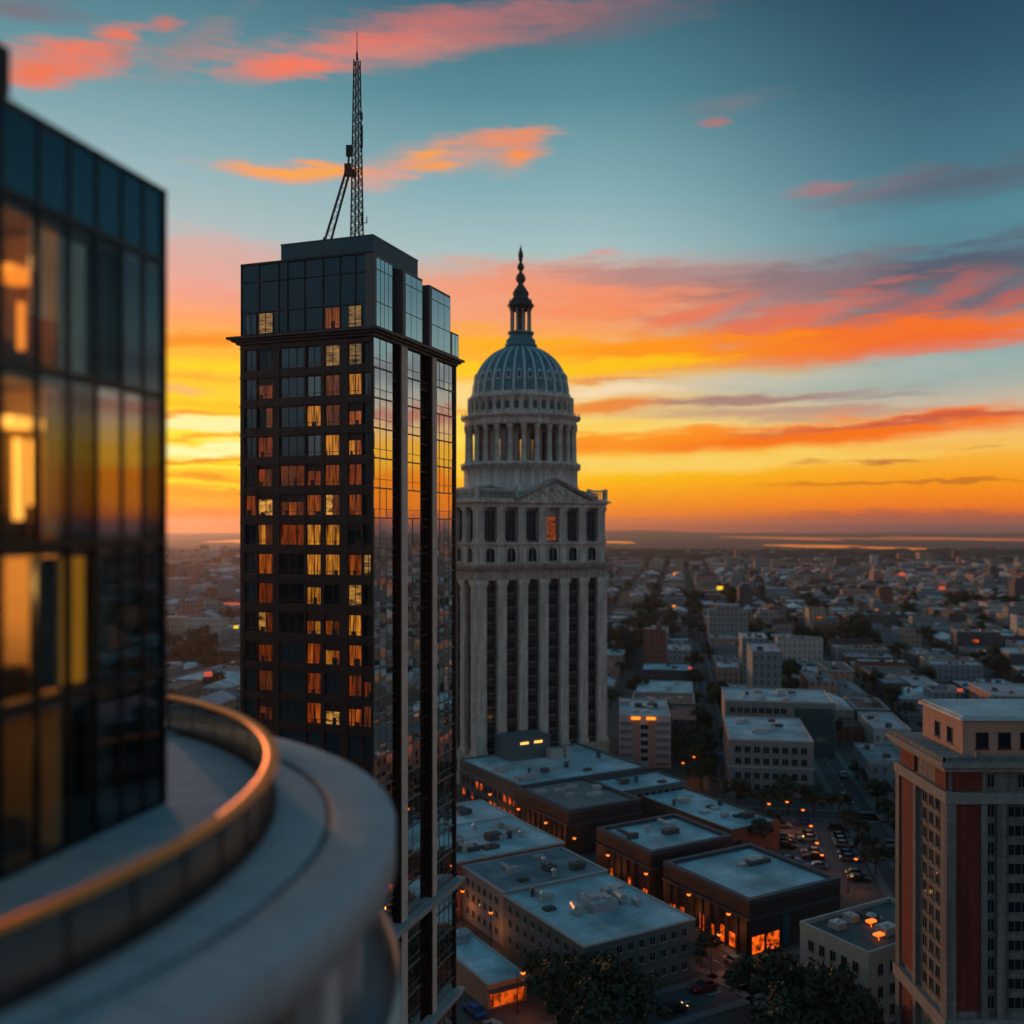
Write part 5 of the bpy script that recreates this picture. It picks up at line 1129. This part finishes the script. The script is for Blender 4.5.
# ------------------------------------------------------------------ the city beyond
ROOFR = mat('red_brown_roof', (.17, .08, .065), .85, var=.2, scale=.3)
ROOFP = mat('lilac_grey_roof', (.44, .38, .42), .7, var=.2, scale=.2)
FARW = {}
def facade(name, base):
    """far walls: rows of dark window openings come from a brick-grid pattern"""
    if name in FARW: return FARW[name]
    M_ = bpy.data.materials.new(name); M_.use_nodes = True; nt = M_.node_tree; n = nt.nodes; P = n['Principled BSDF']; P.inputs['Roughness'].default_value = .8
    t = n.new('ShaderNodeTexCoord'); s_ = n.new('ShaderNodeSeparateXYZ'); nt.links.new(t.outputs['Object'], s_.inputs[0]); a = n.new('ShaderNodeMath'); nt.links.new(s_.outputs[0], a.inputs[0]); nt.links.new(s_.outputs[1], a.inputs[1])
    cb = n.new('ShaderNodeCombineXYZ'); nt.links.new(a.outputs[0], cb.inputs[0]); nt.links.new(s_.outputs[2], cb.inputs[1])
    br = n.new('ShaderNodeTexBrick'); nt.links.new(cb.outputs[0], br.inputs[0]); br.offset = 0; br.inputs['Scale'].default_value = 1; br.inputs['Brick Width'].default_value = 2.4; br.inputs['Row Height'].default_value = 3.1; br.inputs['Mortar Size'].default_value = .72
    br.inputs['Color1'].default_value = tuple(base[k] * .35 + .01 for k in range(3)) + (1,); br.inputs['Color2'].default_value = tuple(base[k] * .5 + .015 for k in range(3)) + (1,); br.inputs['Mortar'].default_value = (*base, 1); br.inputs['Mortar Smooth'].default_value = .05
    nt.links.new(br.outputs[0], P.inputs['Base Color']); FARW[name] = M_; return M_
WALLS = [('pink brick', facade('facade_pink_brick', (.36, .20, .17))), ('red-brown', facade('facade_red_brown', (.20, .08, .06))), ('pale', facade('facade_pale', (.42, .40, .38))), ('grey', facade('facade_grey', (.22, .23, .24))), ('dark', facade('facade_dark', (.07, .075, .085))), ('tan', facade('facade_tan', (.34, .27, .21))), ('blue-grey', facade('facade_blue_grey', (.18, .22, .25)))]
ROOFS = [('pale', ROOFT), ('pale', ROOFT), ('grey', ROOFG), ('dark', ROOFD), ('lilac-grey', ROOFP), ('red-brown', ROOFR)]
def city_mesh(b_, w, d, h, kind, rr, wi=0, ri=1, ox=0, oy=0, rot=None):
    v0 = len(b_.v)
    b_.box(0, w, 0, d, 0, h, wi, top=ri)
    if kind == 'flat':
        for (a, b, c, e) in ((0, w, 0, .4), (0, w, d - .4, d), (0, .4, .4, d - .4), (w - .4, w, .4, d - .4)): b_.box(a - .03, b + .03, c - .03, e + .03, h - .02, h + .5, wi)
        for i in range(rr.randint(1, 4)):
            x = rr.uniform(.1, .8) * w; y = rr.uniform(.1, .8) * d; b_.box(x, x + rr.uniform(1, 4), y, y + rr.uniform(1, 3), h + .001, h + rr.uniform(.8, 2.2), ri if rr.random() < .5 else wi)
    elif kind == 'gable':
        b_.add([(-.3, -.3, h - .1), (w + .3, -.3, h - .1), (w + .3, d + .3, h - .1), (-.3, d + .3, h - .1), (w / 2, -.3, h + w * .22), (w / 2, d + .3, h + w * .22)], [(0, 4, 5, 3), (1, 2, 5, 4), (0, 1, 4), (2, 3, 5)], ri)
    elif kind == 'step':
        b_.box(w * .2, w * .8, d * .2, d * .8, h + .001, h + 3.2, wi, top=ri)
        for (a, b, c, e) in ((0, w, 0, .4), (0, .4, .4, d - .4)): b_.box(a - .03, b + .03, c - .03, e + .03, h - .02, h + .6, wi)
    if rot is not None or ox or oy:
        c_, s_ = math.cos(rot or 0), math.sin(rot or 0)
        for i in range(v0, len(b_.v)):
            x, y, z = b_.v[i]; b_.v[i] = (ox + x * c_ - y * s_, oy + x * s_ + y * c_, z)
rr = random.Random(99)
occupied = [(56.8, 262, 26), (66, 310, 26), (90, 310, 22), (36, 300, 24), (80, 250, 20), (95, 300, 24)]
cand = []
l = 268.0
rowi = 0
while l < 2600:
    dstep = rr.uniform(24, 34) * (1 if l < 900 else 1.15)
    kmax = int(l * 1.15 / 32.5) + 2
    for k in range(-int(l * .55 / 32.5) - 2, kmax):
        w0 = 11 + 32.5 * k + (5.4 if k % 2 == 0 or k in (0,) else 4.8)
        if rr.random() < (.09 if l < 1500 else .16): continue
        split = rr.random() < .45
        segs = [(0, 22)] if not split else [(0, 10.5), (11.0, 22)]
        for s0, s1 in segs:
            for half in ((0, 1),) if rr.random() < .6 else ((0, .48), (.5, 1)):
                p = g2w(w0 + s0, l + dstep * half[0]); dd = (dstep - 3) * (half[1] - half[0]) 
                cand.append((p.x, p.y, s1 - s0, dd, rowi, l))
    l += dstep; rowi += 1
    if rowi % 4 == 0: l += 10
indiv = []; mass = []
for (x, y, w, d, ri_, l_) in cand:
    cx_, cy_ = x + w / 2, y + d / 2
    if cy_ < 150: continue
    if cy_ < 340 and any(math.hypot(cx_ - a, cy_ - b) < r_ for a, b, r_ in occupied): continue
    px = 512 + 1000 * cx_ / cy_
    if cy_ < 420 and -60 < cx_ < 34: continue
    if cy_ > 1700 and px > 560 and rr.random() < min(.95, (cy_ - 1700) / 500): continue
    vis = (601 < px < 1060) or (150 < px < 248 and cy_ > 310)
    (indiv if vis else mass).append((x, y, w, d, ri_, cy_, px))
indiv.sort(key=lambda t: -(t[2] * t[3] / t[5] ** 2))
mass += indiv[290:]; indiv = indiv[:290]
indiv.sort(key=lambda t: (t[4], t[6]))
print('individual', len(indiv), 'mass', len(mass))
rowcount = {}
def height(l_, rr): 
    u_ = rr.random()
    if l_ < 330: return rr.uniform(6, 11)
    return rr.uniform(4.5, 9) if u_ < .80 else rr.uniform(9, 14) if u_ < .97 else rr.uniform(16, 24)
for (x, y, w, d, ri_, cy_, px) in indiv:
    wn, wm_ = rr.choice(WALLS); rn, rm_ = rr.choice(ROOFS); kind = rr.choice(['flat', 'flat', 'flat', 'step', 'gable']) if w < 14 else rr.choice(['flat', 'flat', 'step'])
    hh = height(cy_, rr)
    if px > 850 and cy_ < 420: hh = min(hh, 9)
    side = 'L' if px < 300 else 'R'; rowcount[(ri_, side)] = rowcount.get((ri_, side), 0) + 1; n_ = rowcount[(ri_, side)] - 1
    size = 'tall' if hh > 15 else 'mid-height' if hh > 9.5 else 'low'; rt_ = 'gable-roofed' if kind == 'gable' else 'flat-roofed'
    where = f'{od(n_)} from the left in city row {ri_ + 1}' if side == 'R' else f'{od(n_)} in city row {ri_ + 1} left of the dark tower'
    t = thing('city_building', f'{size} {wn} {rt_} building, {where}', 'building', (x, y, 0), GA, 'buildings of the city beyond')
    q = MB()
    if cy_ < 560:
        q.box(0, w, 0, d, 0, hh); q.build('wall', wm_, t); q = MB()
        if kind == 'gable':
            q.add([(-.3, -.3, hh), (w + .3, -.3, hh), (w + .3, d + .3, hh), (-.3, d + .3, hh), (w / 2, -.3, hh + w * .22), (w / 2, d + .3, hh + w * .22)], [(0, 4, 5, 3), (1, 2, 5, 4), (0, 1, 4), (2, 3, 5)])
            ro = q.build('roof', rm_, t); q = MB(); q.box(w * .3, w * .3 + .8, d * .3, d * .3 + .8, hh, hh + w * .22 + .9); q.build('chimney', BRW, ro)
        else:
            q.box(.3, w - .3, .3, d - .3, hh, hh + .05); ro = q.build('roof', rm_, t); q = MB()
            for (a, b, c, e) in ((-.05, w + .05, -.05, .35), (-.05, w + .05, d - .35, d + .05), (-.05, .35, .35, d - .35), (w - .35, w + .05, .35, d - .35)): q.box(a, b, c, e, hh, hh + .5)
            q.build('parapet', RIMP if rr.random() < .5 else wm_, t)
            for i in range(rr.randint(2, 5)):
                q = MB(); xx = rr.uniform(.1, .75) * w; yy = rr.uniform(.1, .8) * d; a = rr.uniform(.8, 2.6); c = rr.uniform(.8, 2.2); h2 = rr.uniform(.7, 1.8); q.box(xx, xx + a, yy, yy + c, hh + .1, hh + h2); q.box(xx + .1, xx + a - .1, yy + .1, yy + c - .1, hh + .05, hh + .1); q.build('rooftop_unit', rr.choice([UNITM, UNITD]), t)
    else:
        city_mesh(q, w, d, hh, kind, rr); o_ = q.build('building_shell', [wm_, rm_], t)
    # a few lit signs and windows
    if rr.random() < .10:
        q = MB(); xx = rr.uniform(.1, .6) * w; zz = rr.uniform(.5, .8) * hh; q.box(xx, xx + rr.uniform(1.5, 4), -.12, -.02, zz, zz + rr.uniform(.8, 1.6)); q.build('lit_window', rr.choice([FIRE, LITA]), t)
b_ = MB(); mats_ = [a[1] for a in WALLS] + [ROOFT, ROOFG, ROOFD, ROOFP, ROOFR]
for (x, y, w, d, ri_, cy_, px) in mass:
    wi = rr.randrange(7); city_mesh(b_, w, d, height(cy_, rr), rr.choice(['flat', 'step', 'gable']) if cy_ < 1400 else 'none', rr, wi, 7 + rr.randrange(5), x, y, GA)
o = b_.build('distant_city', mats_); o['kind'] = 'stuff'; o['label'] = 'mass of small far-off city buildings spreading to the plain'; o['category'] = 'buildings'
# far lit spots: flood-lit signs and yards on masts
SIGNM = mat('orange_floodlit_sign', (1, .5, .1), .5, emit=lin((255, 130, 30)), es=1.1); SIGNY = mat('yellow_floodlit_sign', (1, .8, .1), .5, emit=lin((255, 205, 40)), es=1.1); SIGNR = mat('red_lit_sign', (1, .3, .2), .5, emit=lin((230, 80, 50)), es=.6)
for px, py, wpx, mt, lb_ in ((876, 576, 16, SIGNM, 'wide bright orange lit billboard in the right distance'), (720, 588, 9, SIGNY, 'yellow lit billboard right of the domed building'), (730, 590, 5, SIGNY, 'smaller dim yellow billboard right of another yellow one'), (676, 574, 8, SIGNM, 'orange lit billboard high among buildings right of the dome'), (674, 606, 5, SIGNM, 'small orange billboard below the taller orange one'), (942, 588, 9, SIGNR, 'red lit billboard in the right distance'), (960, 690, 8, SIGNR, 'red lit billboard just above the brick tower'), (236, 627, 7, SIGNY, 'yellow lit billboard beside the dark tower left edge'), (208, 674, 12, SIGNR, 'lower red lit billboard left of the dark tower'), (232, 606, 24, SIGNR, 'wide red lit billboard left of the dark tower'), (690, 668, 6, SIGNR, 'small red lit billboard up the side street'), (902, 574, 9, SIGNR, 'dim red billboard right of the bright orange billboard'), (690, 650, 0, None, '')):
    if not mt: continue
    D = (EYE - 11) * 1000 / (py - HZ); t = thing('billboard', lb_, 'billboard', ((px - 512) * D / 1000, D, 0), 0, 'lit billboards in the city'); hw = wpx * D / 3000; hh = min(hw * .6, 2.5)
    q = MB(); q.box(-hw, hw, -.15, .15, 11 - hh, 11 + hh); q.build('panel', mt, t); q = MB(); q.tube((-hw * .6, .2, 0), (-hw * .6, .2, 11), .2); q.tube((hw * .6, .2, 0), (hw * .6, .2, 11), .2); q.build('post', BLACKMETAL, t)
# trees among the city blocks
ti = 0
for i in range(230):
    D = rr.uniform(300, 1150); px = rr.uniform(604, 1040) if rr.random() < .85 else rr.uniform(160, 245)
    wgx, lgx = w2g((px - 512) * D / 1000, D); k = round((wgx - 11) / 32.5); wq = 11 + 32.5 * k + rr.choice((-4.6, 4.4))
    p = g2w(wq, lgx)
    if math.hypot(p.x - 60, p.y - 290) < 20: continue
    tree(p, rr.randrange(4), 'dark rounded street tree among the city blocks', rr.uniform(.9, 1.35), 'trees among the far city blocks')
for (px, py, n_, sp) in ((725, 610, 16, 28), (650, 618, 8, 22), (840, 652, 8, 14), (625, 660, 7, 10), (668, 640, 8, 14), (985, 612, 10, 24), (205, 660, 8, 12)):
    c = pxg(px, py)
    for i in range(n_): tree(Vector((c.x + rr.gauss(0, sp), c.y + rr.gauss(0, sp), 0)), rr.randrange(4), 'tree of a dark grove among the city blocks', rr.uniform(1.2, 1.9), 'trees of the groves in the city')
